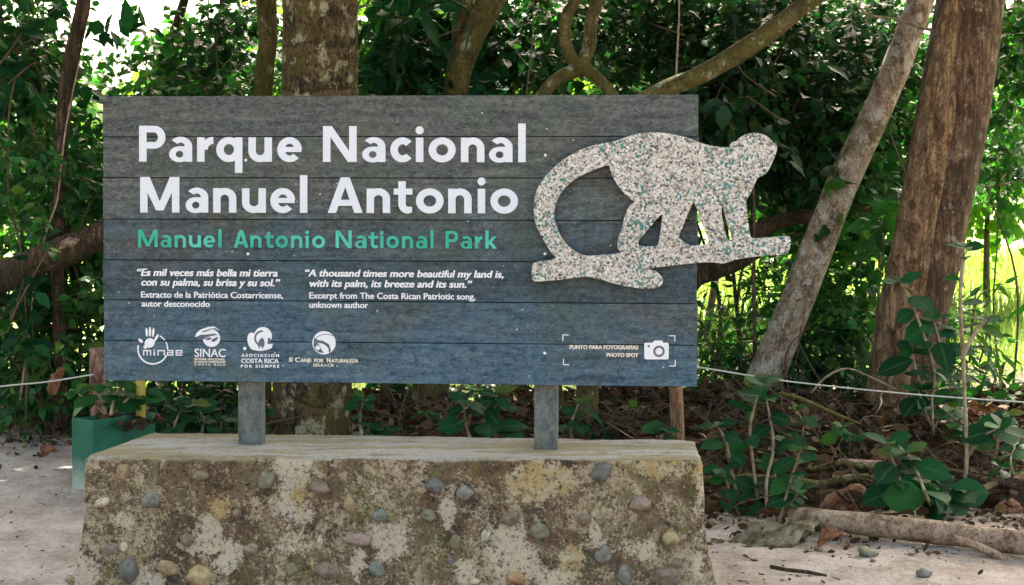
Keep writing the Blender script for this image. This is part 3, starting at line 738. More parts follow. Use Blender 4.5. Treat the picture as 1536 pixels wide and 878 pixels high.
# ---- lettering: every glyph from strokes in pixel units (x right, y up from the baseline)
EPS = [0.0]
def prism(mb, poly, off, th, fwd):
    """poly: list of board points (px,py); raised prism off..off+th"""
    n = len(poly)
    A = [board(x, y, off + th) for x, y in poly]; B = [board(x, y, off) for x, y in poly]
    mb.add(A + B, [tuple(range(n))[::fwd]] + [tuple((k, (k + 1) % n, n + (k + 1) % n, n + k)) for k in range(n)])
class Glyphs:
    def __init__(s, mb, th=0.0012, off=0.0016, step=0.00012):
        s.mb, s.th, s.off, s.step = mb, th, off, step; s.k = 0
    def poly(s, pts):
        s.k = (s.k + 1) % 6
        prism(s.mb, [s.map(*p) for p in pts], s.off, s.th + s.k * s.step, 1)
    def rect(s, a, b, c, d): s.poly([(a, b), (c, b), (c, d), (a, d)])
    def arc(s, cx, cy, rx, ry, t, a0, a1, tv=None):
        s.k = (s.k + 1) % 6
        tv = tv or t * 0.92
        n = max(6, int(abs(a1 - a0) / 9)); th = s.th + s.k * s.step
        pts = []
        for i in range(n + 1):
            a = math.radians(a0 + (a1 - a0) * i / n)
            pts.append(((cx + rx * math.cos(a), cy + ry * math.sin(a)), (cx + (rx - t) * math.cos(a), cy + (ry - tv) * math.sin(a))))
        vs, fs = [], []
        for o, i_ in pts:
            for q in (o, i_):
                m = s.map(*q); vs += [board(*m, s.off + th), board(*m, s.off)]
        for i in range(n):
            a = i * 4; b = a + 4
            fs += [(a, b, b + 2, a + 2), (a, a + 1, b + 1, b), (a + 2, b + 2, b + 3, a + 3)]
        s.mb.add(vs, fs)
    def dot(s, cx, cy, r, n=20): s.poly([(cx + r * math.cos(2 * math.pi * i / n), cy + r * math.sin(2 * math.pi * i / n)) for i in range(n)])
    def glyph(s, ch, x0, x1, base, xh, cap, t, asc, desc):
        s.map = lambda x, y: (x, base - y)
        R, A = s.rect, s.arc
        w = x1 - x0; xm = (x0 + x1) / 2
        if ch == 'o': A(xm, xh / 2, w / 2, xh / 2 + t * .04, t, 0, 360)
        elif ch == 'n':
            R(x0, 0, x0 + t, xh); rx = w * .50; cx = x1 - rx; ry = xh * .44
            A(cx, xh - ry + t * .04, rx, ry, t, 0, 165); R(x1 - t, 0, x1, xh - ry + .5)
        elif ch == 'u':
            R(x1 - t, 0, x1, xh); rx = w * .50; cx = x0 + rx; ry = xh * .44
            A(cx, ry - t * .04, rx, ry, t, 180, 345); R(x0, ry - .5, x0 + t, xh)
        elif ch == 'r':
            R(x0, 0, x0 + t, xh); rx = w * .80; A(x1 - w * .02, xh * .48, rx, xh * .54, t, 92, 178)
        elif ch == 'P':
            R(x0, 0, x0 + t, cap); m = cap * .36; ry = (cap - m) / 2; cx = x1 - ry * .98
            R(x0 + t * .5, cap - t * .88, cx + .2, cap); R(x0 + t * .5, m, cx + .2, m + t * .88); A(cx, m + ry, ry * .98, ry, t, -90, 90, t * .88)
        elif ch == 'q':
            A(x0 + w * .48, xh / 2, w * .48, xh / 2 + t * .04, t, 0, 360); R(x1 - t, -desc, x1, xh)
        elif ch == 'a':
            R(x1 - t, 0, x1, xh * .62); rx = w * .50
            A(x1 - rx, xh * .62, rx, xh * .40, t * .98, 0, 140, t * .76)
            A(x0 + w * .45, xh * .305, w * .45, xh * .325, t * .88, 0, 360, t * .60)
            R(x0 + w * .45, xh * .63 - t * .58, x1 - t * .4, xh * .63)
        elif ch == 'e':
            A(xm, xh / 2, w / 2, xh / 2 + t * .04, t, 4, 318, t * .86); R(x0 + t * .6, xh * .40, x1 - .02 * w, xh * .40 + t * .68)
        elif ch == 'c': A(xm + w * .06, xh / 2, w * .56, xh / 2 + t * .04, t, 42, 318, t * .92)
        elif ch == 'i':
            cx = xm; R(cx - t / 2, 0, cx + t / 2, xh); s.dot(cx, xh + t * .98, t * .54)
        elif ch == 'l': R(xm - t / 2, 0, xm + t / 2, asc)
        elif ch == 't':
            sx = x0 + w * .24; R(x0, xh - t * .82, x1 - w * .02, xh); R(sx, t * .95, sx + t, xh * 1.30)
            A(sx + t * 1.25, t * 1.25, t * 1.25, t * 1.30, t, 180, 285); s.poly([(sx + t * 1.1, -t * .05), (x1 - w * .04, t * .08), (x1 - w * .04, t * .86), (sx + t * 1.1, t * .86)])
        elif ch == 'N':
            R(x0, 0, x0 + t, cap); R(x1 - t, 0, x1, cap); s.poly([(x0, cap), (x0 + t * 1.18, cap), (x1, 0), (x1 - t * 1.18, 0)])
        elif ch == 'M':
            R(x0, 0, x0 + t, cap); R(x1 - t, 0, x1, cap)
            for sgn, xa in ((1, x0), (-1, x1)):
                s.poly([(xa, cap), (xa + sgn * t * 1.28, cap), (xm + sgn * t * .50, cap * .06), (xm - sgn * t * .50, cap * .06)])
        elif ch == 'A':
            for sgn, xa in ((1, x0), (-1, x1)):
                s.poly([(xa, 0), (xa + sgn * t * 1.12, 0), (xm + sgn * t * .46, cap), (xm - sgn * t * .60, cap)])
            R(x0 + w * .26, cap * .2, x1 - w * .26, cap * .2 + t * .82)
        elif ch == 'k':
            R(x0, 0, x0 + t, asc)
            s.poly([(x0 + t * .6, xh * .42), (x0 + w * .62, xh), (x1 - w * .04, xh), (x0 + t * 1.1, xh * .30)])
            s.poly([(x0 + t * .9, xh * .52), (x0 + t * 1.5, xh * .70), (x1, 0), (x1 - t * 1.30, 0)])
def words(text, xs, base0, base1, xh, cap, t, asc, desc, name, mat, th=0.0012):
    """each word of the line is a part of its own"""
    xa, xb = xs[0][0], xs[-1][1]; k = 0
    for wd_ in text.split():
        mb = MB(); G = Glyphs(mb, th)
        for ch in wd_:
            x0, x1 = xs[k]; k += 1
            G.glyph(ch, x0, x1, base0 + (base1 - base0) * ((x0 + x1) / 2 - xa) / (xb - xa), xh, cap, t, asc, desc)
        mb.build(name, mat, sign)
words('Parque Nacional', [(208.6, 248.2), (253.7, 288.3), (295.6, 321), (324.4, 363.7), (372.6, 408), (415.9, 452.8), (484.4, 535), (543.3, 578.2), (585.5, 618.2), (623.5, 635.3), (642.9, 683.5), (691.3, 726.7), (733.5, 768.8), (777, 788.8)], 242.6, 243.6, 36.6, 53.8, 11.3, 58, 16.8, 'title_word', MAT['white_paint'])
words('Manuel Antonio', [(210.2, 269.1), (278.3, 312.4), (319.7, 354.6), (363, 398.9), (405.4, 442.9), (449.4, 461.5), (491.5, 544.1), (549.9, 585.2), (590.5, 619.3), (624, 665.4), (672.2, 707.5), (716.7, 727.7), (735.6, 777)], 319.0, 320.3, 36.8, 53.4, 11.2, 56.5, 16, 'title_word', MAT['white_paint'])
words('Manuel Antonio National Park', [(207, 236.6), (241.1, 257.1), (261.8, 279.1), (283.5, 301.4), (305.3, 322.9), (327.6, 332.3), (350.4, 372.9), (375.5, 392.3), (397, 410.9), (413.5, 431.9), (436.3, 453.6), (458, 463.6), (468.3, 487.7), (503.5, 527.6), (532.8, 549.9), (552.8, 567.4), (570, 575.6), (579.5, 598.3), (603, 619.8), (624, 640.8), (645.5, 650.7), (668.3, 687.4), (691.3, 707.8), (712.3, 724), (728, 745.5)], 371.0, 373.2, 18.3, 26.3, 4.9, 27.5, 8, 'subtitle_word', MAT['green_paint'], 0.0026)

def text_polys(body, x0, x1, base0, base1, cap, shear=0.0, bold=0.02, spacing=1.0, mb=None, off=0.0016, th=0.0005):
    """builtin font set to the width x0..x1 (pixels); several shifted passes thicken it"""
    cu = bpy.data.curves.new('text', 'FONT'); cu.body = body; cu.resolution_u = 4; cu.space_character = spacing; cu.offset = bold * 0.35
    o = bpy.data.objects.new('text', cu); C.objects.link(o)
    bpy.context.view_layer.update()
    dg = bpy.context.evaluated_depsgraph_get()
    me = bpy.data.meshes.new_from_object(o.evaluated_get(dg))
    vs = [v.co.copy() for v in me.vertices]; fs = [tuple(p.vertices) for p in me.polygons]
    bpy.data.objects.remove(o); bpy.data.curves.remove(cu); bpy.data.meshes.remove(me)
    for v in vs: v.x += v.y * shear
    mn = min(v.x for v in vs); mx = max(v.x for v in vs)
    sy = cap / 0.695
    sx = (x1 - x0 - bold * sy) / (mx - mn)
    for k in range(3):
        dx = bold * sy * k / 2
        P = []
        for v in vs:
            X = x0 + (v.x - mn) * sx + dx
            P.append(board(X, base0 + (base1 - base0) * (X - x0) / (x1 - x0) - v.y * sy, off + th + k * 0.00015))
        mb.add(P, fs)
mb = MB()
def tp(*a, **k): text_polys(*a, mb=mb, **k)
tp('“Es mil veces más bella mi tierra', 205.5, 416.5, 413.8, 415, 10.6, shear=0.2, bold=0.045)
tp('con su palma, su brisa y su sol.”', 211.8, 420.5, 428.4, 429.6, 10.6, shear=0.2, bold=0.045)
mb.build('quotation', MAT['print'], sign); mb = MB()
tp('Extracto de la Patriótica Costarricense,', 211.5, 424.5, 446.4, 447.6, 9.0, bold=0.03)
tp('autor desconocido', 212.3, 314.8, 460, 460.6, 9.0, bold=0.03)
mb.build('attribution', MAT['print'], sign); mb = MB()
tp('“A thousand times more beautiful my land is,', 457.5, 755.5, 414.6, 416.8, 10.4, shear=0.2, bold=0.045)
tp('with its palm, its breeze and its sun.”', 464, 708.5, 430.2, 431.8, 10.4, shear=0.2, bold=0.045)
mb.build('quotation', MAT['print'], sign); mb = MB()
tp('Excerpt from The Costa Rican Patriotic song,', 463.8, 713, 447.8, 449.6, 9.2, bold=0.03)
tp('unknown author', 463.8, 552.5, 461.8, 462.4, 9.2, bold=0.03)
mb.build('attribution', MAT['print'], sign)

def shapes(ops, scale, ox, oy, mat, name, parent, off=0.0016):
    """ops in crop coordinates (y down): ('d',cx,cy,r) ('p',pts) ('a',cx,cy,r,t,a0,a1) ('e',cx,cy,rx,ry,rot)"""
    mb = MB(); G = Glyphs(mb, 0.0005, off)
    G.map = lambda x, y: (ox + x / scale, oy - y / scale)
    for op in ops:
        if op[0] == 'd': G.dot(op[1], -op[2], op[3], 24)
        elif op[0] == 'p': G.poly([(x, -y) for x, y in op[1]])
        elif op[0] == 'a': G.arc(op[1], -op[2], op[3], op[3], op[4], op[5], op[6], op[4])
        elif op[0] == 'e':
            _, cx, cy, rx, ry, ro = op; ro = math.radians(ro)
            G.poly([(cx + rx * math.cos(a) * math.cos(ro) - ry * math.sin(a) * math.sin(ro), -cy + rx * math.cos(a) * math.sin(ro) + ry * math.sin(a) * math.cos(ro)) for a in np.linspace(0, 2 * math.pi, 24, endpoint=False)])
    return mb.build(name, mat, parent)
def text_part(name, mat, parent, lines):
    mb = MB()
    for (body, x0, x1, b0, b1, cap, bold) in lines: text_polys(body, x0, x1, b0, b1, cap, bold=bold, mb=mb)
    return mb.build(name, mat, parent)
LS, LX, LY = 4.267, 190, 480
# hand-in-ring logo
lg = shapes([('a', 168, 186, 101, 10, 165, 335), ('a', 168, 186, 98, 8, -2, 28), ('a', 168, 186, 98, 8, 36, 62),
             ('e', 147, 148, 33, 30, 20), ('e', 128, 80, 7.5, 28, 4), ('e', 149, 76, 8, 31, 0), ('e', 170, 80, 7.5, 29, -6), ('e', 190, 115, 8, 27, -30), ('e', 90, 134, 18, 10, -40), ('e', 120, 172, 12, 14, 0)], LS, LX, LY, MAT['print'], 'hand_logo', sign)
mb = MB(); G = Glyphs(mb, 0.0006, 0.0022); G.map = lambda x, y: (LX + x / LS, LY - y / LS)
B = -229; t = 8
def bar(a, b, c, d): G.rect(a, B + b, c, B + d)
bar(105, 0, 105 + t, 34); bar(105, 28, 157, 36); bar(127, 0, 127 + t, 34); bar(149, 0, 149 + t, 34)          # m
bar(172, 0, 172 + t + 2, 26); bar(172, 31, 172 + t + 2, 38)                                                # i
bar(197, 0, 197 + t, 34); bar(197, 28, 245, 36); bar(237, 0, 237 + t, 34)                                  # n
bar(257, 0, 299, 7); bar(257, 15, 299, 21); bar(257, 0, 257 + t, 21); bar(291, 0, 291 + t, 34); bar(260, 28, 299, 36)   # a
bar(313, 0, 356, 7); bar(313, 0, 313 + t, 36); bar(313, 28, 357, 36); bar(350, 15, 357, 34); bar(313, 14, 357, 20)      # e
mb.build('wordmark', MAT['print'], lg)
# bird emblem logo
lg = shapes([('d', 543, 118, 56), ('p', [(436, 112), (446, 84), (474, 62), (520, 46), (560, 42), (596, 66), (560, 62), (540, 70), (575, 78), (540, 88), (520, 92), (480, 96)])], LS, LX, LY, MAT['print'], 'bird_logo', sign)
shapes([('p', [(446, 118), (470, 96), (510, 94), (560, 88), (584, 96), (540, 104), (510, 114), (500, 124)]), ('e', 524, 122, 18, 8, 15), ('p', [(540, 130), (580, 108), (584, 124), (560, 140), (548, 140)]), ('p', [(480, 75), (520, 62), (545, 60), (520, 70), (490, 80)]), ('p', [(520, 60), (565, 52), (590, 66), (560, 60)])], LS, LX, LY, MAT['logo_dark'], 'emblem_recess', lg, 0.0026)
text_part('wordmark', MAT['print'], lg, [('SINAC', 291.7, 338.6, 535.4, 535.8, 12.2, 0.02)])
text_part('caption', MAT['cream_print'], lg, [('SISTEMA NACIONAL', 291.3, 338, 540.6, 541, 3.2, 0.06), ('DE AREAS DE CONSERVACIÓN', 291.3, 338, 544.3, 544.7, 2.6, 0.06), ('C O S T A   R I C A', 291.3, 338.4, 548.2, 548.6, 2.6, 0.08)])
# leaf and crescent logo
lg = shapes([('d', 872, 104, 58), ('e', 808, 138, 34, 58, 14), ('e', 855, 165, 62, 34, 0), ('d', 756, 183, 11), ('p', [(905, 160), (935, 150), (930, 180), (890, 196)])], LS, LX, LY, MAT['print'], 'crescent_logo', sign)
shapes([('a', 868, 118, 52, 12, 85, 262), ('p', [(838, 160), (850, 128), (868, 112), (880, 130), (884, 155), (870, 186), (858, 165), (846, 186)]), ('p', [(905, 112), (920, 120), (925, 145), (900, 158)])], LS, LX, LY, MAT['logo_dark'], 'emblem_recess', lg, 0.0026)
text_part('wordmark', MAT['print'], lg, [('A S O C I A C I O N', 362, 418.6, 535.2, 535.6, 4.2, 0.07), ('COSTA RICA', 361.8, 418.4, 544.6, 545, 6.6, 0.04), ('P O R   S I E M P R E', 361.2, 419, 551.4, 551.8, 4.2, 0.07)])
shapes([('p', [(941, 215), (950, 206), (954, 209), (945, 217)])], LS, LX, LY, MAT['print'], 'accent_mark', lg)
# round bird logo
lg = shapes([('d', 1263, 147, 75)], LS, LX, LY, MAT['print'], 'round_logo', sign)
shapes([('p', [(1196, 165), (1200, 112), (1222, 128), (1262, 136), (1296, 158), (1308, 196), (1296, 216), (1290, 180), (1264, 156), (1236, 148), (1220, 152), (1236, 162), (1246, 190), (1262, 212), (1230, 208), (1208, 192)]), ('a', 1275, 190, 100, 4, 62, 130)], LS, LX, LY, MAT['logo_dark'], 'emblem_recess', lg, 0.0026)
shapes([('d', 1224, 178, 15)], LS, LX, LY, MAT['print'], 'emblem_dot', lg, 0.0034)
text_part('wordmark', MAT['cream_print'], lg, [('II C', 433.8, 450.2, 543.0, 543.1, 6.6, 0.05), ('ANJE', 450.6, 467.3, 543.2, 543.3, 5.2, 0.06), ('POR', 471, 485.5, 543.5, 543.6, 5.2, 0.06), ('N', 490, 496, 543.7, 543.7, 6.6, 0.05), ('ATURALEZA', 496.4, 537.8, 543.8, 544.1, 5.2, 0.06), ('EEUU-CR', 470.2, 501.4, 549.9, 550.1, 4.0, 0.05)])
# photo spot marking
PS, PX, PY = 6.678, 820, 480
lg = shapes([('p', [(984, 230), (1066, 228), (1074, 210), (1080, 207), (1154, 207), (1162, 214), (1166, 229), (1206, 229), (1218, 234), (1223, 246), (1223, 378), (1218, 390), (1206, 396), (996, 396), (984, 390), (978, 378), (978, 240)])], PS, PX, PY, MAT['print'], 'photo_spot_marking', sign)
for mk in ([(158, 147), (219, 147), (219, 156), (167, 156), (167, 212), (158, 212)], [(1225, 155), (1288, 155), (1288, 216), (1279, 216), (1279, 164), (1225, 164)],
           [(164, 394), (173, 394), (173, 444), (226, 446), (226, 455), (164, 452)], [(1283, 402), (1292, 402), (1292, 466), (1226, 466), (1226, 457), (1283, 457)]):
    shapes([('p', mk)], PS, PX, PY, MAT['print'], 'corner_mark', lg)
shapes([('a', 1125, 315, 58, 22, 0, 360), ('d', 1023, 263, 12)], PS, PX, PY, MAT['lens'], 'lens_ring', lg, 0.0028)
text_part('caption', MAT['cream_print'], lg, [('PUNTO PARA FOTOGRAFIAS', 854.3, 957.6, 523.6, 524.4, 5.9, 0.06), ('PHOTO SPOT', 909.8, 957.8, 535.3, 535.8, 5.6, 0.06)])
# screws
for x, y in ((818, 233), (817.5, 381), (817, 530), (368.5, 240.5), (372, 381)):
    c = board(x, y, 0.0015); mb = MB(); n = 14; r = 0.0052
    ring = [c + bX * r * math.cos(2 * math.pi * k / n) + bZ * r * math.sin(2 * math.pi * k / n) for k in range(n)]
    top = [p + bN * 0.0016 - (p - c) * 0.3 for p in ring]
    mb.add(ring + top, [(k, (k + 1) % n, n + (k + 1) % n, n + k) for k in range(n)] + [tuple(range(n, 2 * n))])
    mb.build('screw', MAT['screw'], sign)

# ---- the monkey on its branch
MS, MX, MY = 3.376, 780, 180
outer = [(62, 800), (62, 745), (72, 724), (190, 708), (150, 655), (110, 590), (82, 530), (70, 470), (73, 400), (95, 335), (130, 288), (180, 235), (240, 190), (300, 157), (370, 131), (470, 113), (500, 104), (560, 82), (610, 70), (690, 65), (760, 72), (830, 88), (880, 105), (930, 125), (990, 138), (1040, 142), (1063, 142), (1068, 125), (1080, 113), (1100, 111), (1115, 92), (1145, 75), (1185, 67), (1220, 72), (1250, 85), (1275, 108), (1297, 130), (1300, 147), (1290, 180), (1275, 215), (1257, 253), (1240, 275), (1200, 292), (1190, 315), (1165, 370), (1150, 395), (1142, 412), (1143, 440), (1150, 500), (1160, 565), (1166, 595), (1180, 605), (1250, 600), (1362, 592), (1368, 602), (1365, 650), (1355, 672), (1340, 680), (1200, 688), (1090, 705), (1050, 720), (1030, 726), (1000, 722), (950, 718), (800, 732), (650, 750), (640, 756), (685, 768), (712, 790), (723, 815), (714, 836), (690, 848), (640, 855), (560, 845), (480, 828), (400, 805), (350, 792), (320, 792), (200, 808), (75, 818), (66, 812)]
holes = [[(455, 225), (400, 240), (340, 265), (280, 295), (230, 335), (195, 385), (175, 430), (169, 480), (178, 530), (200, 585), (230, 630), (270, 665), (310, 685), (345, 693), (400, 688), (470, 683), (517, 674), (500, 655), (495, 630), (500, 600), (515, 560), (525, 520), (535, 480), (550, 448), (565, 428), (588, 414), (560, 400), (525, 365), (490, 320), (470, 285), (458, 250)],
         [(722, 470), (690, 500), (650, 550), (610, 595), (597, 615), (595, 630), (605, 641), (640, 643), (695, 643), (702, 635), (710, 600), (718, 540), (723, 490)],
         [(877, 408), (868, 430), (850, 470), (830, 520), (805, 580), (800, 600), (830, 620), (850, 633), (864, 643), (966, 632), (960, 610), (940, 560), (920, 510), (905, 465), (890, 430), (882, 412)],
         [(1022, 433), (1017, 460), (1022, 510), (1035, 570), (1050, 608), (1065, 618), (1078, 610), (1070, 570), (1050, 520), (1040, 470), (1033, 440)]]
MOFF, MTH = 0.014, 0.024
def chaikin(p):
    out = []
    for i in range(len(p)):
        a, b = p[i], p[(i + 1) % len(p)]
        out += [(a[0] * .8 + b[0] * .2, a[1] * .8 + b[1] * .2), (a[0] * .2 + b[0] * .8, a[1] * .2 + b[1] * .8)]
    return out
cu = bpy.data.curves.new('monkey', 'CURVE'); cu.dimensions = '2D'; cu.fill_mode = 'BOTH'; cu.extrude = MTH / 2 - 0.002; cu.bevel_depth = 0.002; cu.bevel_resolution = 1
def fl(x, y):
    p = board(MX + x / MS, MY + y / MS, MOFF + MTH) - bC
    return (p.dot(bX), p.dot(bZ), 0)
for ring in [outer] + holes:
    pts = [fl(x, y) for x, y in chaikin(ring)]
    s = cu.splines.new('POLY'); s.points.add(len(pts) - 1); s.use_cyclic_u = True
    for q, p in zip(s.points, pts): q.co = (*p, 1)
o = bpy.data.objects.new('monkey', cu); C.objects.link(o); bpy.context.view_layer.update()
me0 = bpy.data.meshes.new_from_object(o.evaluated_get(bpy.context.evaluated_depsgraph_get()))
mv = [bC + bX * v.co.x + bZ * v.co.y + bN * (MOFF + MTH / 2 + v.co.z) for v in me0.vertices]; mf = [tuple(p.vertices) for p in me0.polygons]
bpy.data.objects.remove(o); bpy.data.meshes.remove(me0)
mo = obj('monkey_silhouette', mv, mf, MAT['terrazzo'], sign)
mo['label'] = 'grey speckled pebble monkey walking along a branch'
for x, y in ((560, 200), (760, 300), (110, 470), (250, 750), (600, 560), (780, 690), (840, 160), (560, 800)):
    c = board(MX + x / MS, MY + y / MS, 0); mb = MB()
    mb.box(c, bX, bN, bZ, (-0.012, -0.002, -0.012), (0.012, MOFF + 0.004, 0.012))
    mb.build('standoff', MAT['gap'], sign)

# ------------------------------------------------------------------ trunks
CAN = lambda x, y, z, r, n=520, leaf=0.34: ((x, y, z), (r, r, 1.6), n, leaf)
trunk_tree('palm_tree', 'thick ringed trunk with white lichen rising directly behind the plank sign', 'tree',
           [('trunk', [(466, 668), (468, 600), (474, 400), (480, 145), (481, -60), (484, -500)], 9.0, [128, 118, 114, 113, 112, 108])], 'palm', [CAN(-1.6, 8.4, 7.2, 3.0)], sides=40, step=0.035, bump=0.025, freq=5, rings=0.27)
trunk_tree('slender_tree', 'slender greenish trunk standing just left of the thick ringed trunk', 'tree',
           [('trunk', [(390, 652), (390, 500), (391, 300), (393, 150), (402, 60), (400, -20), (410, -300)], 9.6, [36, 33, 31, 29, 28, 30, 26])], 'greenbark', [CAN(-3.2, 9.5, 6.2, 2.6)], sides=16, step=0.07, bump=0.10, freq=9)
trunk_tree('forked_tree', 'mossy yellow-green trunk forking in two above the middle of the sign', 'tree',
           [('trunk', [(640, 640), (655, 500), (676, 300), (684, 150), (690, 100), (708, 52), (742, -8), (800, -120), (850, -330)], 9.8, [60, 52, 44, 38, 40, 42, 40, 38, 30]),
            ('limb', [(691, 120), (692, 80), (690, 40), (698, -5), (680, -150), (660, -330)], 9.83, [30, 26, 24, 28, 24, 20])], 'greenbark', [CAN(0.3, 9.6, 6.6, 3.0)], sides=20, step=0.06, bump=0.08, freq=8, seed=2)
trunk_tree('twisted_tree', 'twisted bare limbs crossing in a Y above the right half of the lettering', 'tree',
           [('trunk', [(838, 640), (822, 520), (790, 330), (798, 190), (818, 138), (842, 115), (868, 102), (884, 70), (886, 40), (900, -10), (960, -160)], 9.3, [26, 26, 25, 24, 21, 20, 22, 21, 20, 19, 17]),
            ('limb', [(870, 104), (852, 78), (846, 50), (852, 18), (866, -10), (880, -120)], 9.28, [20, 19, 20, 18, 18, 15]),
            ('limb', [(868, 100), (890, 112), (910, 132), (940, 170), (990, 230)], 9.32, [20, 19, 18, 17, 10])], 'greenbark', None, sides=14, step=0.05, bump=0.1, freq=9, seed=5)
trunk_tree('leaning_branch_tree', 'long mossy limb slanting up to the right above the top corner of the sign', 'tree',
           [('trunk', [(880, 636), (882, 540), (884, 380), (896, 240), (934, 175), (982, 142), (1016, 127), (1060, 108), (1118, 73), (1160, 44), (1208, 6), (1290, -60)], 8.8, [34, 34, 33, 32, 30, 27, 27, 28, 30, 30, 27, 22])], 'greenbark', None, sides=18, step=0.05, bump=0.08, freq=9, seed=7)
trunk_tree('low_branch_tree', 'dark crooked trunk reaching out low behind the speckled monkey', 'tree',
           [('trunk', [(886, 632), (910, 602), (938, 572), (990, 490), (1044, 412), (1085, 388), (1130, 352), (1185, 328), (1240, 322), (1320, 305), (1420, 270)], 10.2, [40, 40, 40, 36, 34, 32, 26, 24, 20, 15, 8]),
            ('limb', [(1046, 414), (1100, 400), (1150, 372), (1200, 350)], 10.2, [30, 20, 14, 6])], 'redbark', None, sides=14, step=0.06, bump=0.1, freq=8, seed=9)
trunk_tree('leaning_tree', 'pale lichen-spotted trunk leaning to the right beside the monkey', 'tree',
           [('trunk', [(1116, 640), (1140, 585), (1200, 440), (1262, 280), (1332, 130), (1382, 0), (1440, -160), (1500, -420)], 9.6, [70, 55, 51, 47, 43, 39, 35, 28])], 'mossy', [CAN(3.4, 9.4, 6.8, 3.2)], sides=24, step=0.045, bump=0.045, freq=8, seed=11)
trunk_tree('broad_brown_tree', 'broad brown trunk with flaking fluted bark at the right of the photo', 'tree',
           [('trunk', [(1344, 690), (1346, 640), (1354, 580), (1372, 470), (1400, 330), (1424, 200), (1442, 90), (1456, -10), (1480, -200), (1500, -450)], 8.9, [122, 106, 104, 104, 104, 102, 98, 94, 88, 80]),
            ('buttress', [(1322, 665), (1331, 600), (1350, 480), (1378, 330), (1404, 190), (1424, 60), (1440, -40)], 8.80, [74, 70, 72, 66, 60, 44, 20])], 'brownbark:tanbark', [CAN(2.9, 8.0, 6.4, 3.4), CAN(0.8, 6.8, 7.6, 3.0)], sides=44, step=0.04, bump=0.035, freq=7, flute=0.13, seed=13)
trunk_tree('reddish_thin_tree', 'thin reddish trunk climbing through the leaves at the far left', 'tree',
           [('trunk', [(92, 640), (90, 520), (86, 400), (90, 280), (96, 160), (108, 84), (120, 30), (128, -20), (150, -300)], 8.7, [22, 20, 20, 20, 22, 24, 22, 20, 16])], 'redbark', [CAN(-4.4, 8.8, 5.8, 2.6)], sides=14, step=0.06, bump=0.1, freq=9, seed=15)
trunk_tree('background_thin_tree', 'thin tilted trunk in the leaves above the sign left corner', 'tree',
           [('trunk', [(215, 560), (216, 320), (228, 150), (246, 90), (268, 28), (300, -80)], 11.2, [18, 17, 15, 14, 14, 12])], 'redbark', None, sides=12, step=0.08, bump=0.08, freq=9, seed=17)
trunk_tree('background_upright_tree', 'thin upright brown trunk against the bright sky left of the slender green trunk', 'tree',
           [('trunk', [(318, 600), (322, 350), (326, 140), (330, 60), (336, 0), (340, -200)], 11.4, [18, 17, 16, 14, 14, 12])], 'redbark', None, sides=12, step=0.08, bump=0.08, freq=9, seed=19)
trunk_tree('edge_tree', 'slim brown stem cut off by the top right corner of the photo', 'tree',
           [('trunk', [(1610, 640), (1590, 400), (1556, 170), (1532, 40), (1526, -20), (1510, -250)], 11.0, [16, 15, 14, 14, 14, 12])], 'redbark', None, sides=12, step=0.08, bump=0.08, freq=9, seed=21)
# fallen limb at the left with a pale torn spot
v, f = ptube([(-140, 455), (-30, 428), (60, 392), (110, 372), (150, 352), (250, 300), (330, 270)], [8.5] * 7, [44, 46, 44, 46, 42, 40, 34], sides=18, step=0.05, bump=0.10, freq=7, seed=30)
fr = empty('fallen_limb', at(20, 412, 8.5), 'thick brown fallen limb with a pale torn spot left of the sign', 'branch')
obj('limb', v, f, MAT['redbark'], fr, True)
v, f = pebble_mesh(at(102, 366, 8.41), 0.055, 0.02, 0.03, Vector((1, 0, 0.35)).normalized(), Vector((0, 1, 0)), Vector((0, 0, 1)), 5)
v = [p + Vector((.015 * noise.noise(p * 30), 0, .02 * noise.noise(p * 24))) for p in v]
obj('torn_spot', v, f, MAT['deadwood'], fr, True)

# hanging and climbing vines
def vine(label, pl, Y, wpx, mat='twig_pale', group=None):
    q = []
    for k in range(len(pl) - 1):
        (x0, y0), (x1, y1) = pl[k], pl[k + 1]; m = max(1, int(math.hypot(x1 - x0, y1 - y0) / 38))
        q += [(x0 + (x1 - x0) * j / m + 5 * noise.noise(Vector((y0 * .03 + j, x0 * .1, 2))), y0 + (y1 - y0) * j / m) for j in range(m)]
    pl = q + [pl[-1]]
    v, f = ptube(pl, Y, [wpx * (1 - .5 * k / len(pl)) for k in range(len(pl))], sides=7, step=0.04, bump=0.2, freq=12)
    b = at(*pl[0], Y)
    return tag(obj('vine', v, f, MAT[mat], None, True, base=b), label, 'vine', group)
vine('pale thin vine rising near the left edge of the photo below the fallen limb', [(40, 640), (40, 560), (41, 460), (31, 375), (17, 324), (10, 220), (22, 120)], 8.6, 5, 'twig')
vine('thin vine bending diagonally across the fallen limb left of the sign', [(30, 600), (45, 500), (52, 416), (85, 300), (98, 200), (120, 90)], 8.6, 4)
vine('straight vine hanging in the bright gap left of the slender green trunk', [(313, 300), (313, 160), (314, 60), (313, -40)], 10.5, 4)
vine('wiry vine hanging above the middle of the sign', [(795, 200), (790, 140), (797, 80), (802, -20)], 9.4, 3, 'twig')
vine('long straight stem hanging above the right corner of the sign', [(1016, 200), (1017, 120), (1018, -20)], 9.2, 4, 'twig_pale')
vine('thin bent twig between the leaning pale trunk and the broad brown trunk', [(1420, 45), (1390, 44), (1340, 28), (1300, 20), (1270, -20)], 9.2, 5)
vine('short curved twig arching over the rope in front of the broad trunk foot', [(1215, 590), (1240, 565), (1270, 553), (1310, 568), (1345, 585)], 8.6, 4)

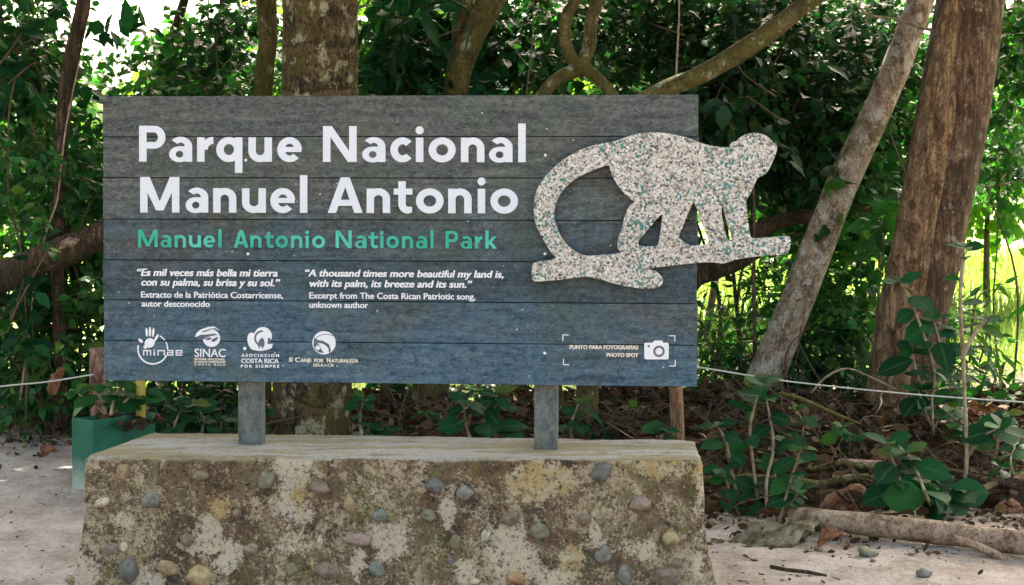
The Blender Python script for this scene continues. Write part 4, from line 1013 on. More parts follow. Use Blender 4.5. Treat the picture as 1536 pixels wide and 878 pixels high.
# ------------------------------------------------------------------ shrubs and crowns of the forest wall
G1 = 'leafy growth behind the sign'
B = lambda *a, **k: bush(*a, group=G1, **k)
wall = [
 # name, label, centre, radius, Y, twigs, leaf, material, kind, seed, extra
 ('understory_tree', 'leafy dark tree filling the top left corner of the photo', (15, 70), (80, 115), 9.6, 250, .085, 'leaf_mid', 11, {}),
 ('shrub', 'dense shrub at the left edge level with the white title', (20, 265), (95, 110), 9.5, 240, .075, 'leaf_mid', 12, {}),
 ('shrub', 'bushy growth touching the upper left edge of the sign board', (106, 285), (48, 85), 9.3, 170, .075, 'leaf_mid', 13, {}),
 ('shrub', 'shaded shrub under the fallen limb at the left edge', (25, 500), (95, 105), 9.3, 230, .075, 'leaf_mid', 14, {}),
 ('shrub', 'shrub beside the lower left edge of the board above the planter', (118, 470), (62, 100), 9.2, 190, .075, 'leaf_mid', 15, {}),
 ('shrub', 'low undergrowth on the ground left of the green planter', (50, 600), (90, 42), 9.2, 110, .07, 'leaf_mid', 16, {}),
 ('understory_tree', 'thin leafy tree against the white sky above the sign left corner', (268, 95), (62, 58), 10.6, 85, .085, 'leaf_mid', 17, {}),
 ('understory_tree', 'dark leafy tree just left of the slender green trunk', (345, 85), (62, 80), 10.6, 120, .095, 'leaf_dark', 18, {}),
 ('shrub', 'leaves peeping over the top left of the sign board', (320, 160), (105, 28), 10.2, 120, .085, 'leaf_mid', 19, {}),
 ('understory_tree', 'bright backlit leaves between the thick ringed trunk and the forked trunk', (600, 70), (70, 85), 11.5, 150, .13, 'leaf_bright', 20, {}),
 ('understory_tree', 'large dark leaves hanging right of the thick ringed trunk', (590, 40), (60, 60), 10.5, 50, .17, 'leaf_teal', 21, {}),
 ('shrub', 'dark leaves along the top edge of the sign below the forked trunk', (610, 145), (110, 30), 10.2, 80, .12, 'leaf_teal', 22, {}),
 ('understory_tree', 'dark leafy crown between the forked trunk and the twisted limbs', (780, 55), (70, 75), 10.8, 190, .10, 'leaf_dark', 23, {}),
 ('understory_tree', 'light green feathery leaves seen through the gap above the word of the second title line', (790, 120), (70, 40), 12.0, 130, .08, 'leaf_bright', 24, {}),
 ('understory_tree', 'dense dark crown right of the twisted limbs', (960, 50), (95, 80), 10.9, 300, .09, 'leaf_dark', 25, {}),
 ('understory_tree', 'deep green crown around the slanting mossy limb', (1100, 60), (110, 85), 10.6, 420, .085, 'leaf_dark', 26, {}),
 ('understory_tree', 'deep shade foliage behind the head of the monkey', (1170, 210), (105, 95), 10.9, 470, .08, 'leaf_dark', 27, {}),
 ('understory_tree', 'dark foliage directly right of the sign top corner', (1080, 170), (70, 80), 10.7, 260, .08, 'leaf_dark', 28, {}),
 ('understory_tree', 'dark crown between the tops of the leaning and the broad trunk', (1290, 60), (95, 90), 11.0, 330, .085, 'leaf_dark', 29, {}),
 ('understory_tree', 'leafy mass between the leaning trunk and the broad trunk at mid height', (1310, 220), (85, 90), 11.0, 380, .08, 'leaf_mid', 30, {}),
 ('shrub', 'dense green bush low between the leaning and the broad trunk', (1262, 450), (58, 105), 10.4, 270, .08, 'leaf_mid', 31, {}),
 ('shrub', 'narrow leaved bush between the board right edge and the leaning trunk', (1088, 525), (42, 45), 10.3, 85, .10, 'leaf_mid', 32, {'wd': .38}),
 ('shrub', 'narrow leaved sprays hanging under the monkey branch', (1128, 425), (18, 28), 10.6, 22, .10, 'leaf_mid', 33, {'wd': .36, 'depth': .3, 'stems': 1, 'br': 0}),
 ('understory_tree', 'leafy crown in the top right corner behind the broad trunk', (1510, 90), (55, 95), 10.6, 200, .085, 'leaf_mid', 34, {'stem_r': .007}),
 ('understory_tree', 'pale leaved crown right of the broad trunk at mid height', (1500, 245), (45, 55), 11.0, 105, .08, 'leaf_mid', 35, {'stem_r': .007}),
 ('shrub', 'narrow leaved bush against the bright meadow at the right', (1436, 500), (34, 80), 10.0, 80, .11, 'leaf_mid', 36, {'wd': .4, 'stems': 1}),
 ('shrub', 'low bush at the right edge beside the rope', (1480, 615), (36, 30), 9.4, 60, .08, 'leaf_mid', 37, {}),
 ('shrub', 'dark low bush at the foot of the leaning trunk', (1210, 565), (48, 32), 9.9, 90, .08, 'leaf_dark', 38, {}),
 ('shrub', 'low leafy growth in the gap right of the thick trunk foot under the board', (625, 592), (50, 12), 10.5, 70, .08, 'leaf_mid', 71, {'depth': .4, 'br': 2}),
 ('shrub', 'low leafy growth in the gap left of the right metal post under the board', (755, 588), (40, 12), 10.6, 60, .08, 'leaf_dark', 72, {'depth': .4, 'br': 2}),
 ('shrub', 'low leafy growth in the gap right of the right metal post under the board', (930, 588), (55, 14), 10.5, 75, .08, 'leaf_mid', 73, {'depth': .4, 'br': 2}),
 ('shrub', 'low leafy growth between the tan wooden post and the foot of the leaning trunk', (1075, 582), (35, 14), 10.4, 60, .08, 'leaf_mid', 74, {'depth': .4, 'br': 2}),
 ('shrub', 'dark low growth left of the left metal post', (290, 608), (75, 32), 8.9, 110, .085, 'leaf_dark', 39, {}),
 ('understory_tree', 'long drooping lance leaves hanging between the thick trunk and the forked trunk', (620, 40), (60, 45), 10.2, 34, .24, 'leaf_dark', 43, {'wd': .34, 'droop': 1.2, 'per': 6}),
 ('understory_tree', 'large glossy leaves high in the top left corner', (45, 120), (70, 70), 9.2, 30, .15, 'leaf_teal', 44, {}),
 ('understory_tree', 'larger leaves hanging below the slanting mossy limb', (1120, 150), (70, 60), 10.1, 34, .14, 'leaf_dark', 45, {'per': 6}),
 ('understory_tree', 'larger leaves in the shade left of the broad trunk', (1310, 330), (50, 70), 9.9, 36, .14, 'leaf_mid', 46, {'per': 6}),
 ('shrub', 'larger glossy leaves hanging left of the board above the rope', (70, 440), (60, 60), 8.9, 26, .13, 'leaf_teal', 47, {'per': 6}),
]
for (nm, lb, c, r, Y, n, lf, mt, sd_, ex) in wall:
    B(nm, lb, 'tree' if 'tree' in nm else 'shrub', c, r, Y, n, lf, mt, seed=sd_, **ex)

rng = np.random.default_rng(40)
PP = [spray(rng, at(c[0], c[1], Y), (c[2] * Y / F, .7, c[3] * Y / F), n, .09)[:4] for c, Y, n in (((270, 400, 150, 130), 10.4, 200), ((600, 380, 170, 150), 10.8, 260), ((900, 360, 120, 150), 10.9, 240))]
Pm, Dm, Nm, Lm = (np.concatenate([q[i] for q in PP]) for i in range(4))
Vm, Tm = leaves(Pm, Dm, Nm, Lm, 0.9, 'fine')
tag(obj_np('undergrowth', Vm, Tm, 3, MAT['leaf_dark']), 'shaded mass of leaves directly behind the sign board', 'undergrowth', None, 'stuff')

# second rank: trees on the far edge of the clearing
far = [
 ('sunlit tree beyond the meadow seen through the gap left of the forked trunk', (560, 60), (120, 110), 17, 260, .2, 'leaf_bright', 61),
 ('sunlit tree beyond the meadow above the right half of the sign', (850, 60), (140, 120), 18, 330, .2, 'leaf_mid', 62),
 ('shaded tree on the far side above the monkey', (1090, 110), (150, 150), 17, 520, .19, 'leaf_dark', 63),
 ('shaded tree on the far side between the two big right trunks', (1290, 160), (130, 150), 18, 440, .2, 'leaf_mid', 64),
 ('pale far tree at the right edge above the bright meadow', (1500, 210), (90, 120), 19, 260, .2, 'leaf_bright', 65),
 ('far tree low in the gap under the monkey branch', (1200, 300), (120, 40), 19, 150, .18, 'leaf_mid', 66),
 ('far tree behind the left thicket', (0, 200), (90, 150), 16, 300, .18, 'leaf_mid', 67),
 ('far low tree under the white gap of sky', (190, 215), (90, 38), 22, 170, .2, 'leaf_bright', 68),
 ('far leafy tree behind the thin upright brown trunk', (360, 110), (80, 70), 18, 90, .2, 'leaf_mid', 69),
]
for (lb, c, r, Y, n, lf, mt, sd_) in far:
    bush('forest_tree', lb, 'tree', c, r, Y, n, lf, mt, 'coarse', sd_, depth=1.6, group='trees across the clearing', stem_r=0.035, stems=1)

# far wood beyond the meadow, one mass
rng = np.random.default_rng(5)
PP = []
for k in range(46):
    x = -62 + k * 2.8 + rng.normal() * .8; y = 62 + rng.normal() * 4
    h = 4.6 + rng.random() * 1.2 + 4.5 * sstep(-12, 4, x) if x > -34 else 5.5 + rng.random() * 2
    PP.append(spray(rng, (x, y, h * .5), (2.6, 2.0, h * .52), 90, 0.7, per=5, clus=16, sig=.3)[:4])
Pm, Dm, Nm, Lm = (np.concatenate([q[i] for q in PP]) for i in range(4))
Vm, Tm = leaves(Pm, Dm, Nm, Lm, 0.95, 'coarse')
tag(obj_np('far_wood', Vm, Tm, 3, MAT['leaf_bright'], None), 'sunlit wood far beyond the meadow', 'wood', None, 'stuff')

# meadow grass
def blades(rng, n, xr, yr, h, wd):
    x = rng.uniform(*xr, n); y = rng.uniform(*yr, n)
    zg = np.array([field_z(a, b) for a, b in zip(x, y)])
    H = h * rng.uniform(.5, 1.2, n); a = rng.uniform(0, math.pi, n); ln = rng.normal(size=(n, 2)) * .28
    bx = np.cos(a) * wd; by = np.sin(a) * wd
    z0 = np.stack([x - bx, y - by, zg], 1); z1 = np.stack([x + bx, y + by, zg], 1)
    m0 = np.stack([x - bx * .7 + ln[:, 0] * H * .3, y - by * .7 + ln[:, 1] * H * .3, zg + H * .55], 1); m1 = m0 + np.stack([bx * 1.4, by * 1.4, 0 * x], 1)
    tp_ = np.stack([x + ln[:, 0] * H, y + ln[:, 1] * H, zg + H], 1)
    V = np.stack([z0, z1, m0, m1, tp_], 1).reshape(-1, 3); b = (np.arange(n) * 5)[:, None]
    T = np.concatenate([b + np.array([[0, 1, 3]]), b + np.array([[0, 3, 2]]), b + np.array([[2, 3, 4]])])
    return V, T
V1, T1 = blades(np.random.default_rng(3), 14000, (-3.5, 8.5), (11.3, 19), 0.30, 0.006)
V2, T2 = blades(np.random.default_rng(4), 9000, (2.0, 14), (17, 34), 0.5, 0.012)
tag(obj_np('meadow_grass', np.concatenate([V1, V2]), np.concatenate([T1, T2 + len(V1)]), 3, MAT['grass']), 'sunlit grass of the meadow behind the trees', 'grass', None, 'stuff')

# ------------------------------------------------------------------ litter on the ground
rng = np.random.default_rng(21)
def litter(n, xr, yr, cond, leaf, lift):
    P = []
    while len(P) < n:
        x = rng.uniform(*xr); y = rng.uniform(*yr)
        if cond(x, y): P.append((x, y, floor_z(x, y) + lift * rng.random()))
    P = np.array(P); a = rng.uniform(0, 2 * math.pi, n)
    D = norm(np.stack([np.cos(a), np.sin(a), rng.normal(size=n) * .35], 1)); N = norm(np.array([0, 0, 1.0]) + rng.normal(size=(n, 3)) * .8)
    return leaves(P, D, N, leaf * rng.uniform(.4, 1.3, n), .95, 'dry')
V1, T1 = litter(11000, (-4.5, 4.5), (6.4, 10.4), lambda x, y: y > edge_Y(x) + rng.normal() * .12, .075, .10)
V2, T2 = litter(420, (-4, 4), (5.2, 9.4), lambda x, y: True, .03, .006)
V2b, T2b = litter(900, (-4, 4), (5.2, 9.4), lambda x, y: True, .014, .003)
V2, T2 = np.concatenate([V2, V2b]), np.concatenate([T2, T2b + len(V2)])
V3, T3 = litter(900, (.6, 4), (5.6, 7.2), lambda x, y: y > edge_Y(x) - .5 + .2 * rng.normal(), .045, .015)
V4, T4 = litter(500, (-4.5, -1), (7.6, 9.3), lambda x, y: y > edge_Y(x) - .9 + .35 * rng.normal(), .045, .015)
V3, T3 = np.concatenate([V3, V4]), np.concatenate([T3, T4 + len(V3)])
tag(obj_np('leaf_litter', np.concatenate([V1, V2, V3]), np.concatenate([T1, T2 + len(V1), T3 + len(V1) + len(V2)]), 3, MAT['leaf_dry']), 'brown dry leaves strewn over the forest floor and sand', 'leaf litter', None, 'stuff')
n = 1900
x = rng.uniform(-4, 4, n); y = rng.uniform(6.3, 10.4, n)
keep = np.array([b > edge_Y(a) - .15 for a, b in zip(x, y)]); x, y = x[keep], y[keep]; n = len(x)
p = np.stack([x, y, np.array([floor_z(a, b) for a, b in zip(x, y)]) + rng.uniform(.01, .12, n)], 1)
a = rng.uniform(0, 2 * math.pi, n); d = norm(np.stack([np.cos(a), np.sin(a) * .5, rng.normal(size=n) * .4], 1))
V, T = sticks(p, d, .06 + .5 * rng.random(n) ** 2, 0.003, rng.normal(size=(n, 1)) * 1.2)
tag(obj_np('twig_litter', V, T, 4, MAT['twig_mix']), 'thin dry twigs scattered over the leaf litter', 'twigs', None, 'stuff')
n = 1500
x = rng.uniform(-4, 4, n); y = rng.uniform(5.0, 8.8, n)
p = np.stack([x, y, np.array([sand_z(a, b) for a, b in zip(x, y)]) + .004], 1)
a = rng.uniform(0, 2 * math.pi, n); d = np.stack([np.cos(a), np.sin(a) * .5, 0 * a], 1)
V, T = sticks(p, norm(d), rng.uniform(.004, .018, n) + .10 * rng.random(n) ** 9, 0.0025, 0)
tag(obj_np('bark_chips', V, T, 4, MAT['twig']), 'dark bits of bark and stick lying on the sand', 'debris', None, 'stuff')

# ------------------------------------------------------------------ broad-leaved plants in front
def leaf_part(root, P, D, N, L, wd, mat='leaf_teal', name='leaves'):
    V, T = leaves(np.array(P), norm(np.array(D)), norm(np.array(N)), np.array(L), wd, 'broad')
    o = obj_np(name, V, T, 3, MAT[mat], root, True)
    at_ = o.data.attributes.new('rib', 'FLOAT', 'POINT')
    rib = np.zeros(17); rib[[0, 2, 5, 8, 11, 14, 16]] = 1
    at_.data.foreach_set('value', np.tile(rib, len(P)).astype(np.float32))
    return o
def plant(label, stems, Y, lpx, seed, mat='leaf_teal', smat='twig_pale', sw=5, wd=0.95, name='broad_leaf_plant', cat='plant', base=None, per=7, spread=.9, ros=True, group='broad-leaved plants around the plinth', start=.35):
    """stems: pixel polylines from the ground up; leaves along the upper part and a rosette at the tip"""
    rng = np.random.default_rng(seed)
    b = base or at(*stems[0][0], Y)
    root = empty(name, b, label, cat, group)
    P, D, N, L = [], [], [], []
    mb = MB()
    for s in stems:
        pts = [at(x, y, Y + rng.normal() * .05) for x, y in s]
        v, f = tube(pts, [sw * Y / F / 2] * (len(pts) - 1) + [sw * Y / F / 4], 7, 0.03, 0.15, 20)
        mb.add(v, f)
        Pc, _ = spline(pts, [1] * len(pts), 0.01)
        m = len(Pc)
        for k in range(per):
            t = start + (1 - start) * (k + .5) / per
            q = Pc[min(m - 1, int(t * m))]; a = k * 2.4 + rng.normal() * .4
            d = np.array([math.cos(a) * spread, math.sin(a) * spread * .8 - .25, rng.uniform(-.45, .35)])
            P.append(q); D.append(d); N.append(np.array([0, -.55, .8]) + rng.normal(size=3) * .3); L.append(lpx * 1.15 * Y / F * rng.uniform(.4, 1.3))
        if ros:
            for k in range(4):
                a = k * 1.6 + rng.normal() * .3
                P.append(Pc[-1]); D.append(np.array([math.cos(a), math.sin(a) - .2, rng.uniform(.0, .7)])); N.append(np.array([0, -.5, .9]) + rng.normal(size=3) * .2); L.append(lpx * Y / F * rng.uniform(.55, .9))
    mb.build('stem', MAT[smat], root, True)
    leaf_part(root, P, D, N, L, wd, mat)
    return root
plant('bushy dark green plant with large oval leaves close to the plinth right side', [[(1140, 775), (1130, 700), (1125, 640), (1142, 575)], [(1118, 778), (1100, 720), (1088, 660), (1075, 640)], [(1150, 775), (1150, 720), (1160, 670), (1150, 600)], [(1110, 775), (1095, 740), (1085, 705)], [(1140, 775), (1165, 740), (1160, 700)]], 6.75, 38, 1)
plant('small sapling with a pale stem between the log end and the dark green plant', [[(1168, 788), (1180, 740), (1192, 700), (1202, 672)], [(1172, 780), (1190, 750), (1200, 735)]], 6.5, 32, 2, sw=4, per=7)
plant('glossy rosette plant with wide oval leaves behind the log', [[(1402, 772), (1390, 745), (1372, 700), (1360, 680)], [(1404, 772), (1400, 750), (1395, 725)], [(1400, 772), (1360, 740), (1330, 665)], [(1406, 772), (1420, 745), (1428, 735)]], 6.65, 46, 3, per=7)
plant('tall sapling with a pale crooked bare stem right of the broad trunk', [[(1444, 745), (1450, 690), (1447, 600), (1444, 520), (1440, 450), (1444, 400), (1446, 372)], [(1442, 540), (1462, 500), (1480, 480)], [(1448, 690), (1470, 660), (1500, 640)]], 7.1, 40, 4, sw=6, per=3, start=.72)
plant('climber with dangling dark leaves against the broad brown trunk', [[(1400, 650), (1398, 600), (1402, 560), (1385, 500), (1360, 440), (1350, 425)], [(1400, 560), (1410, 520), (1400, 480)], [(1394, 600), (1375, 560), (1368, 520)], [(1402, 640), (1420, 600), (1428, 565)], [(1398, 640), (1385, 610), (1378, 585)]], 8.0, 40, 5, sw=4, per=7)
plant('broad leaves growing right of the thick trunk foot under the sign', [[(545, 668), (540, 630), (545, 600)], [(560, 668), (552, 640)]], 8.1, 34, 6, per=6)
plant('tall broad leaves standing left of the right metal post under the sign', [[(744, 668), (742, 630), (745, 592)], [(730, 668), (735, 640), (728, 610)], [(710, 668), (700, 640), (695, 600)]], 7.9, 42, 7, per=6)
plant('low leaves tucked right of the right metal post under the sign', [[(860, 670), (856, 640), (868, 605)], [(880, 670), (886, 650)]], 8.2, 36, 8, per=6)
plant('leaves in the gap left of the left metal post under the sign', [[(300, 660), (305, 630), (290, 606)], [(330, 660), (332, 630)], [(268, 660), (262, 640), (270, 618)]], 8.3, 30, 9, per=6)
plant('two dark leaves beside the tan wooden post under the sign right end', [[(996, 672), (992, 655), (1000, 645)]], 7.6, 34, 10, per=2)
plant('small seedling with round leaves low at the right edge', [[(1486, 720), (1492, 690), (1500, 640), (1510, 620)]], 7.4, 34, 11, per=6)
for a in (('small green seedling in the litter between the two big right trunks', [[(1262, 690), (1258, 660), (1264, 640)], [(1268, 690), (1280, 662)]], 7.7, 22, 21), ('leafy seedling on the litter behind the dark green plant', [[(1200, 672), (1205, 640), (1196, 615)], [(1196, 672), (1180, 650)]], 8.0, 24, 22), ('small seedling on the litter right of the broad trunk foot', [[(1430, 672), (1424, 640), (1432, 615)], [(1436, 672), (1450, 645)]], 8.0, 26, 23), ('seedling on the litter just left of the tan wooden post', [[(950, 662), (946, 635), (955, 612)], [(956, 662), (968, 640)]], 8.7, 24, 24), ('seedling on the litter halfway between thick trunk foot and right post', [[(640, 664), (646, 640), (638, 618)], [(634, 664), (622, 642)]], 8.8, 24, 25), ('leaf cluster on the litter at the right photo edge below the rope', [[(1520, 715), (1516, 690), (1524, 668)], [(1514, 715), (1500, 700)]], 7.1, 30, 26)):
    plant(*a, mat='leaf_mid', sw=3, per=5, group='seedlings sprouting from the leaf litter')
# palm-like dry fan under the sign
rng = np.random.default_rng(77)
c = at(700, 655, 8.4); root = empty('dry_fan_plant', (c.x, c.y, floor_z(c.x, c.y)), 'dry brown spiky leaves fanning out on the floor in the middle under the sign', 'plant')
mb = MB()
for k in range(16):
    a = math.pi * (0.05 + 0.9 * k / 15); L_ = rng.uniform(.14, .26); d = Vector((math.cos(a), rng.uniform(-.4, .1), math.sin(a) * .55)).normalized()
    s = d.cross(Vector((0, 1, 0))).normalized() * .008
    mb.add([c + s, c - s, c + d * L_ * .6 - s * .9 + Vector((0, -.01, 0)), c + d * L_ * .6 + s * .9, c + d * L_ + Vector((0, 0, -.04))], [(0, 1, 2, 3), (3, 2, 4)])
mb.build('fronds', MAT['leaf_dry'], root)

def brush(label, c, r, Y, n, seed, mat='twig_mix'):
    rng = np.random.default_rng(seed)
    cc = on_z(c[0], c[1] + r[1], 0.03) if False else at(c[0], c[1], Y)
    g = floor_z(cc.x, Y); rx = r[0] * Y / F; rz = r[1] * Y / F
    root = empty('dry_brush', (cc.x, Y, g), label, 'brushwood', 'dry brushwood on the forest floor')
    for k in range(n):
        x = cc.x + rng.normal() * rx * .5; y = Y + rng.normal() * .15; z = g + abs(rng.normal()) * rz * .35
        a = rng.uniform(0, 2 * math.pi); L_ = rng.uniform(.15, .5)
        d = Vector((math.cos(a), math.sin(a) * .5, rng.uniform(-.15, .9))).normalized() * L_
        kx = Vector((rng.normal(), rng.normal() * .3, rng.normal())) * .05
        p = Vector((x, y, z)); r0 = rng.uniform(.002, .005)
        v, f = tube([p, p + d * .35 + kx, p + d * .7 + kx * .4 + Vector((rng.normal(), 0, rng.normal())) * .03, p + d + Vector((0, 0, -.03))], [r0, r0 * .9, r0 * .7, r0 * .35], 5, .06, .2, 20, seed=k)
        obj('twig', v, f, MAT[mat], root, True)
for a in (('tangle of dry twigs at the foot of the leaning pale trunk', (1130, 615), (60, 45), 8.6, 34, 201), ('tangle of dry twigs between the two big right trunks above the cut branches', (1250, 640), (70, 45), 8.0, 40, 202), ('tangle of bare twigs at the right photo edge under the rope', (1480, 690), (60, 40), 7.5, 34, 203), ('tangle of twigs left of the tan wooden post under the sign', (945, 625), (60, 35), 8.4, 40, 204), ('dry twigs right of the thick trunk foot under the sign', (630, 625), (60, 35), 8.9, 34, 205), ('dry twigs under the shrubs at the left edge behind the sand', (40, 640), (55, 30), 8.7, 26, 206), ('dry twigs below the rosette plant behind the log', (1310, 735), (60, 30), 6.9, 30, 207)):
    brush(*a)

# ------------------------------------------------------------------ planter with plant and stake
pz = 0.0
A = on_z(108, 731, 0.0); hP = (731 - 626) * A.y / F
Bc = at(140, 700, A.y - 0.10); Bc.z = 0
K = at(233, 640, A.y + 0.16); K.z = 0
pl_root = empty('planter_box', (A.x, A.y, 0), 'green painted planter box with whitish worn foot standing on the sand left of the plinth', 'planter')
Aw = Vector((A.x, A.y, 0)); Bw = Vector((Bc.x, Bc.y, 0)); Kw = Vector((K.x, K.y, 0)); Lw = Aw + (Kw - Bw)
def panel(p, q, th=0.018, grow=0.0, zt=hP):
    d = (q - p).normalized(); nrm = Vector((d.y, -d.x, 0))
    mb = MB(); mb.box(p, d, nrm, Vector((0, 0, 1)), (-grow, -th, -0.02), ((q - p).length + grow, 0, zt))
    o = mb.build('panel', MAT['planter'], pl_root); bevel(o, 0.004, 2); return o
panel(Aw, Bw, zt=hP); panel(Bw, Kw, zt=hP + 0.002); panel(Kw, Lw); panel(Lw, Aw, zt=hP - 0.002)
obj('soil', [Aw.lerp(Kw, .03) + Vector((0, 0, hP - .05)), Bw.lerp(Lw, .03) + Vector((0, 0, hP - .05)), Kw.lerp(Aw, .03) + Vector((0, 0, hP - .05)), Lw.lerp(Bw, .03) + Vector((0, 0, hP - .05))], [(0, 1, 2, 3)], MAT['soil'], pl_root)
ctr = (Aw + Bw + Kw + Lw) / 4 + Vector((0, 0, hP - .05))
Yp = ctr.y
plant('young plant with toothed green leaves growing in the green planter', [[(160, 622), (152, 600), (140, 586)], [(166, 622), (172, 598), (180, 580)], [(158, 622), (140, 604), (118, 592)], [(170, 622), (195, 596), (215, 588)]], Yp, 34, 31, 'leaf_mid', per=4, base=ctr, group=None)
c0 = at(211, 632, Yp); c1 = at(211, 575, Yp); c2 = at(209, 470, Yp)
v, f = tube([c0, c1, c2], [0.024, 0.024, 0.022], 14, 0.02, 0.0)
st = empty('bamboo_stake', c0, 'yellow bamboo stake standing upright in the planter', 'stake')
obj('cane', v, f, MAT['bamboo'], st, True)
for yy in (604, 540):
    v, f = tube([at(211, yy, Yp), at(211, yy - 3, Yp)], [0.026, 0.026], 14, 0.01)
    obj('node', v, f, MAT['bamboo'], st, True)
V, T = litter(60, (ctr.x - .15, ctr.x + .2), (ctr.y - .1, ctr.y + .1), lambda x, y: True, .07, .0)
V[:, 2] += ctr.z - np.mean(V[:, 2]) + .02
tag(obj_np('dry_leaves', V, T, 3, MAT['leaf_dry'], None, base=ctr), 'heap of brown dry leaves inside the green planter', 'leaf litter', None, 'stuff')

# ------------------------------------------------------------------ rope fence
def post(label, pl, Y, wpx, mat, sides=14, **k):
    b = at(*pl[0], Y)
    v, f = ptube(pl, Y, wpx, sides=sides, step=0.04, **k)
    return tag(obj('fence_post', v, f, MAT[mat], None, False, base=b), label, 'fence post')
post('reddish weathered log post holding the rope at the left edge of the sign', [(149, 690), (148, 640), (147, 560), (146, 522)], 8.0, [26, 24, 26, 22], 'stump_wood', bump=0.16, freq=12)
post('smooth tan wooden post under the right end of the sign', [(1016, 690), (1016, 640), (1014, 580), (1013, 500)], 7.7, [21, 21, 20, 20], 'post_wood', bump=0.03, freq=9)
post('thin dark post in the shade under the middle of the sign', [(578, 690), (577, 640), (576, 580), (576, 500)], 9.4, [13, 12, 12, 12], 'redbark', bump=0.06)
def rope(label, P, r):
    v, f = tube(P, [r] * len(P), 8, 0.05)
    return tag(obj('rope', v, f, MAT['rope'], None, True, base=P[0]), label, 'rope')
rope('white rope running from the left photo edge to the reddish post', [at(-120, 596, 8.2), at(0, 580, 8.1), at(70, 573, 8.0), at(140, 562, 7.87)], 0.0045)
rope('white rope sagging from behind the sign to the right photo edge', [at(1013, 548, 7.63), at(1060, 553, 7.62), at(1180, 572, 7.6), at(1350, 590, 7.55), at(1480, 600, 7.5), at(1541, 604, 7.47), at(1700, 616, 7.4)], 0.0042)
# tall blue tarpaulin band far right is left out: too little of it shows

# ------------------------------------------------------------------ log, rubble, sticks, stones, big dry leaves
def gz(px, py): return on_z(px, py, 0.02)
Pl = [(1188, 772), (1225, 778), (1330, 791), (1450, 806), (1560, 820), (1680, 836)]
lp = [on_z(x, y + 15, 0.01) for x, y in Pl]
wr = [27, 32, 35, 36, 35, 33]
pts = [p + Vector((0, 0, w_ * p.y / F / 2 * .92)) for p, w_ in zip(lp, wr)]
root = empty('fallen_log', pts[2], 'smooth pale fallen log lying along the edge of the sand at lower right', 'log')
v, f = tube(pts, [w_ * p.y / F / 2 for p, w_ in zip(lp, wr)], 24, 0.02, 0.07, 7, seed=4)
obj('stem', v, f, MAT['deadwood'], root, True)
v, f = pebble_mesh(pts[0] + Vector((.008, -.012, 0)), .010, .036, .036, Vector((1, .1, 0)).normalized(), Vector((-.1, 1, 0)).normalized(), Vector((0, 0, 1)), 3)
obj('cut_end', v, f, MAT['cut'], root, True)
v, f = pebble_mesh(pts[0] + Vector((.10, -.035, -.02)), .05, .02, .022, Vector((1, 0, 0)), Vector((0, 1, 0)), Vector((0, 0, 1)), 8)
obj('knot', v, f, MAT['redbark'], root, True)
# rubble slab
c = on_z(1150, 812, 0.0)
v, f = pebble_mesh(c + Vector((0, .05, 0.0)), .225, .16, .062, Vector((.97, -.24, -.12)).normalized(), Vector((.22, .97, 0)).normalized(), Vector((.08, 0, 1)).normalized(), 23, 90, 60)
v = [p - Vector((0, 0, .02)) for p in v]
v = [p + Vector((.02 * noise.noise(p * 9), .01, .035 * noise.noise(p * 8) + .022 * abs(noise.noise(p * 22)) + .012 * noise.noise(p * 50))) for p in v]
tag(obj('rubble_slab', v, f, MAT['rock'], None, True, base=c), 'flat lichened lump of old concrete half sunk in the sand right of the plinth', 'rubble')
def stick(label, pl, Y, wd, mat='greenbark', cut=True, group='cut branches on the leaf litter'):
    b = at(*pl[0], Y[0] if isinstance(Y, list) else Y); root = empty('cut_branch', b, label, 'branch', group)
    v, f = ptube(pl, Y, wd, sides=12, step=0.03, bump=0.07, freq=11); obj('wood', v, f, MAT[mat], root, True)
    if cut:
        e = at(*pl[-1], Y if not isinstance(Y, list) else Y[-1]); r = wd[-1] * e.y / F / 2
        v, f = pebble_mesh(e, r * .45, r * .85, r * .9, Vector((1, -.2, 0)).normalized(), Vector((.2, 1, 0)).normalized(), Vector((0, 0, 1)), 2)
        obj('cut_face', v, f, MAT['cut'], root, True)
stick('long crooked cut branch lying behind the big dry leaf', [(1050, 722), (1120, 718), (1190, 722), (1232, 727), (1270, 718), (1302, 716)], 6.95, [13, 13, 13, 13, 13, 11])
stick('short forked branch piece reaching right from the long crooked cut branch', [(1302, 718), (1325, 720), (1340, 726), (1352, 733)], 6.93, [11, 11, 10, 7])
stick('thin greenish branch lying above the long crooked one', [(1208, 705), (1240, 700), (1262, 694), (1300, 701), (1340, 704)], 7.2, [8, 9, 9, 8, 6])
stick('pale chopped wood piece on the litter below the broad trunk', [(1322, 697), (1290, 696), (1262, 694)], 7.3, [12, 13, 13], 'deadwood')
stick('thin rod lying on the litter at the right photo edge', [(1400, 700), (1440, 708), (1500, 713), (1580, 708)], 7.2, [6, 6, 6, 5], 'greenbark', False)
stick('arching grey twig rising from the dark green plant toward the broad trunk', [(1170, 590), (1205, 600), (1245, 618), (1290, 636)], 7.4, [7, 7, 6, 4], 'greenbark', False)
stick('brown stick leaning on the litter right of the tall sapling', [(1452, 715), (1490, 722), (1540, 735)], 7.0, [10, 11, 10], 'redbark', False)
stick('gnarled root piece lying against the log front', [(1430, 806), (1462, 818), (1490, 830), (1520, 842), (1560, 848)], 5.95, [10, 12, 14, 10, 5], 'deadwood', False)
stick('dark short stick lying on the sand right of the plinth', [(1155, 850), (1180, 855), (1210, 858), (1240, 864)], [5.75, 5.73, 5.71, 5.68], [6, 6, 6, 4], 'redbark', False)
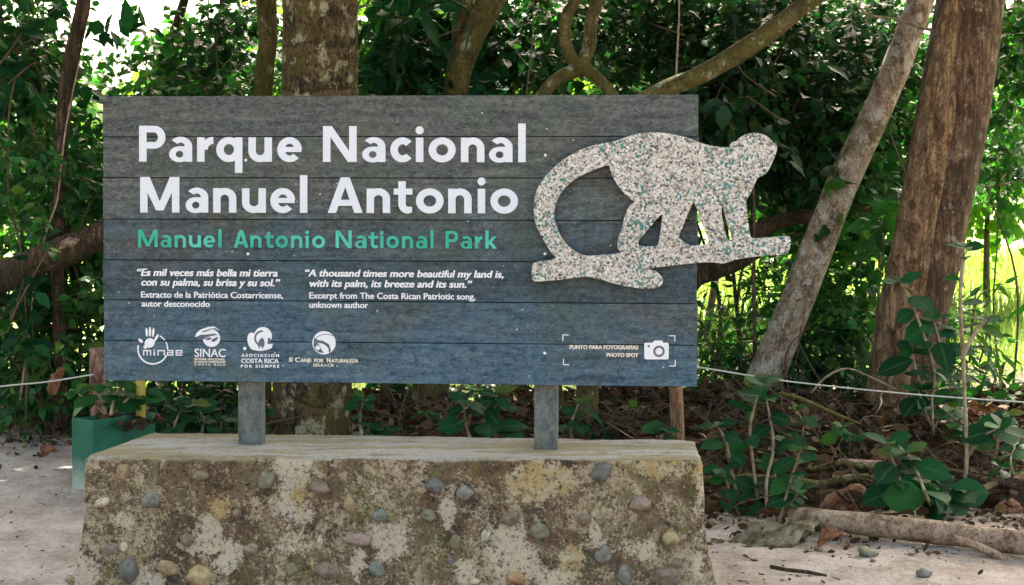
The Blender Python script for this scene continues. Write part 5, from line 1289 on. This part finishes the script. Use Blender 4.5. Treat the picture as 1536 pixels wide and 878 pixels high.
def curled(label, c, X, Z, w_, h_, seed, mat='leaf_dry', name='dry_leaf'):
    vs, fs = [], []; nu, nv = 14, 8
    Yv = X.cross(Z).normalized()
    for j in range(nv + 1):
        for k in range(nu + 1):
            u = k / nu * 2 - 1; t = j / nv
            env = (1 - abs(u) ** 2.4) * (.75 + .25 * noise.noise(Vector((u * 2.5, seed, 0))))
            vs.append(c + X * (u * w_ / 2) + Z * (t * h_ * env) + Yv * (.05 * math.sin(t * 2.2 + u) + .012 * math.cos(u * 16) * t))
    for j in range(nv):
        for k in range(nu): a = j * (nu + 1) + k; fs.append((a, a + 1, a + nu + 2, a + nu + 1))
    o = obj(name, vs, fs, MAT[mat], None, True, base=c)
    m = o.modifiers.new('thickness', 'SOLIDIFY'); m.thickness = 0.003
    return tag(o, label, 'leaf')
MAT['big_leaf'] = M_bark('big brown leaf', (0.10, 0.045, 0.025), (0.24, 0.11, 0.055), (0.36, 0.19, 0.10), None, 0, None, 0, 7, 2.5, 0.3)
c = at(1268, 776, 6.75)
curled('large curled reddish brown leaf standing behind the left part of the log', c, Vector((.95, .1, .18)).normalized(), Vector((.12, .35, .93)).normalized(), .36, .19, 3, 'big_leaf')
curled('orange brown leaf scrap lying at the right edge behind the log', at(1515, 782, 6.8), Vector((.98, .1, .05)).normalized(), Vector((0, .6, .8)).normalized(), .2, .12, 5, 'big_leaf')
curled('small dry leaf propped beside the rubble slab', at(1158, 772, 6.6), Vector((.9, .2, -.3)).normalized(), Vector((.2, .5, .85)).normalized(), .12, .06, 8, 'big_leaf')
curled('orange dry leaf on the sand under the log front', at(1245, 812, 6.1), Vector((.98, .1, 0)).normalized(), Vector((0, .8, .5)).normalized(), .10, .05, 11, 'big_leaf')
curled('orange dry leaf lying on the sand left of the planter', on_z(72, 682, 0.015), Vector((.95, .1, .05)).normalized(), Vector((0, .9, .4)).normalized(), .075, .05, 14, 'big_leaf')
curled('pale brown dead leaf standing among the stems above the planter left side', at(93, 570, 8.3), Vector((.5, .1, .85)).normalized(), Vector((-.85, .2, .45)).normalized(), .2, .07, 17, 'big_leaf')
for lb, x, y, a, b, k in (('round grey green stone on the sand below the log', 1300, 829, 30, 17, 'greyolive'), ('bluish stone on the sand near the bottom right', 1386, 860, 24, 18, 'grey'), ('small brown stone beside the tip of the rubble slab', 1228, 824, 14, 9, 'brown'), ('tan pebble touching the tip of the rubble slab', 1214, 826, 11, 7, 'tan'), ('pale stone against the plinth right foot', 1068, 783, 16, 12, 'tan'), ('tiny dark stone between the two larger stones on the sand', 1310, 842, 10, 7, 'greyd')):
    c = on_z(x, y + b * .4, 0.0); s = c.y / F
    v, f = pebble_mesh(c + Vector((0, 0, b * s * .35)), a * s / 2, a * s * .4, b * s / 2, Vector((1, 0, 0)), Vector((0, 1, 0)), Vector((0, 0, 1)), int(x) % 17)
    tag(obj('stone', v, f, SM[k], None, True, base=c), lb, 'stone')
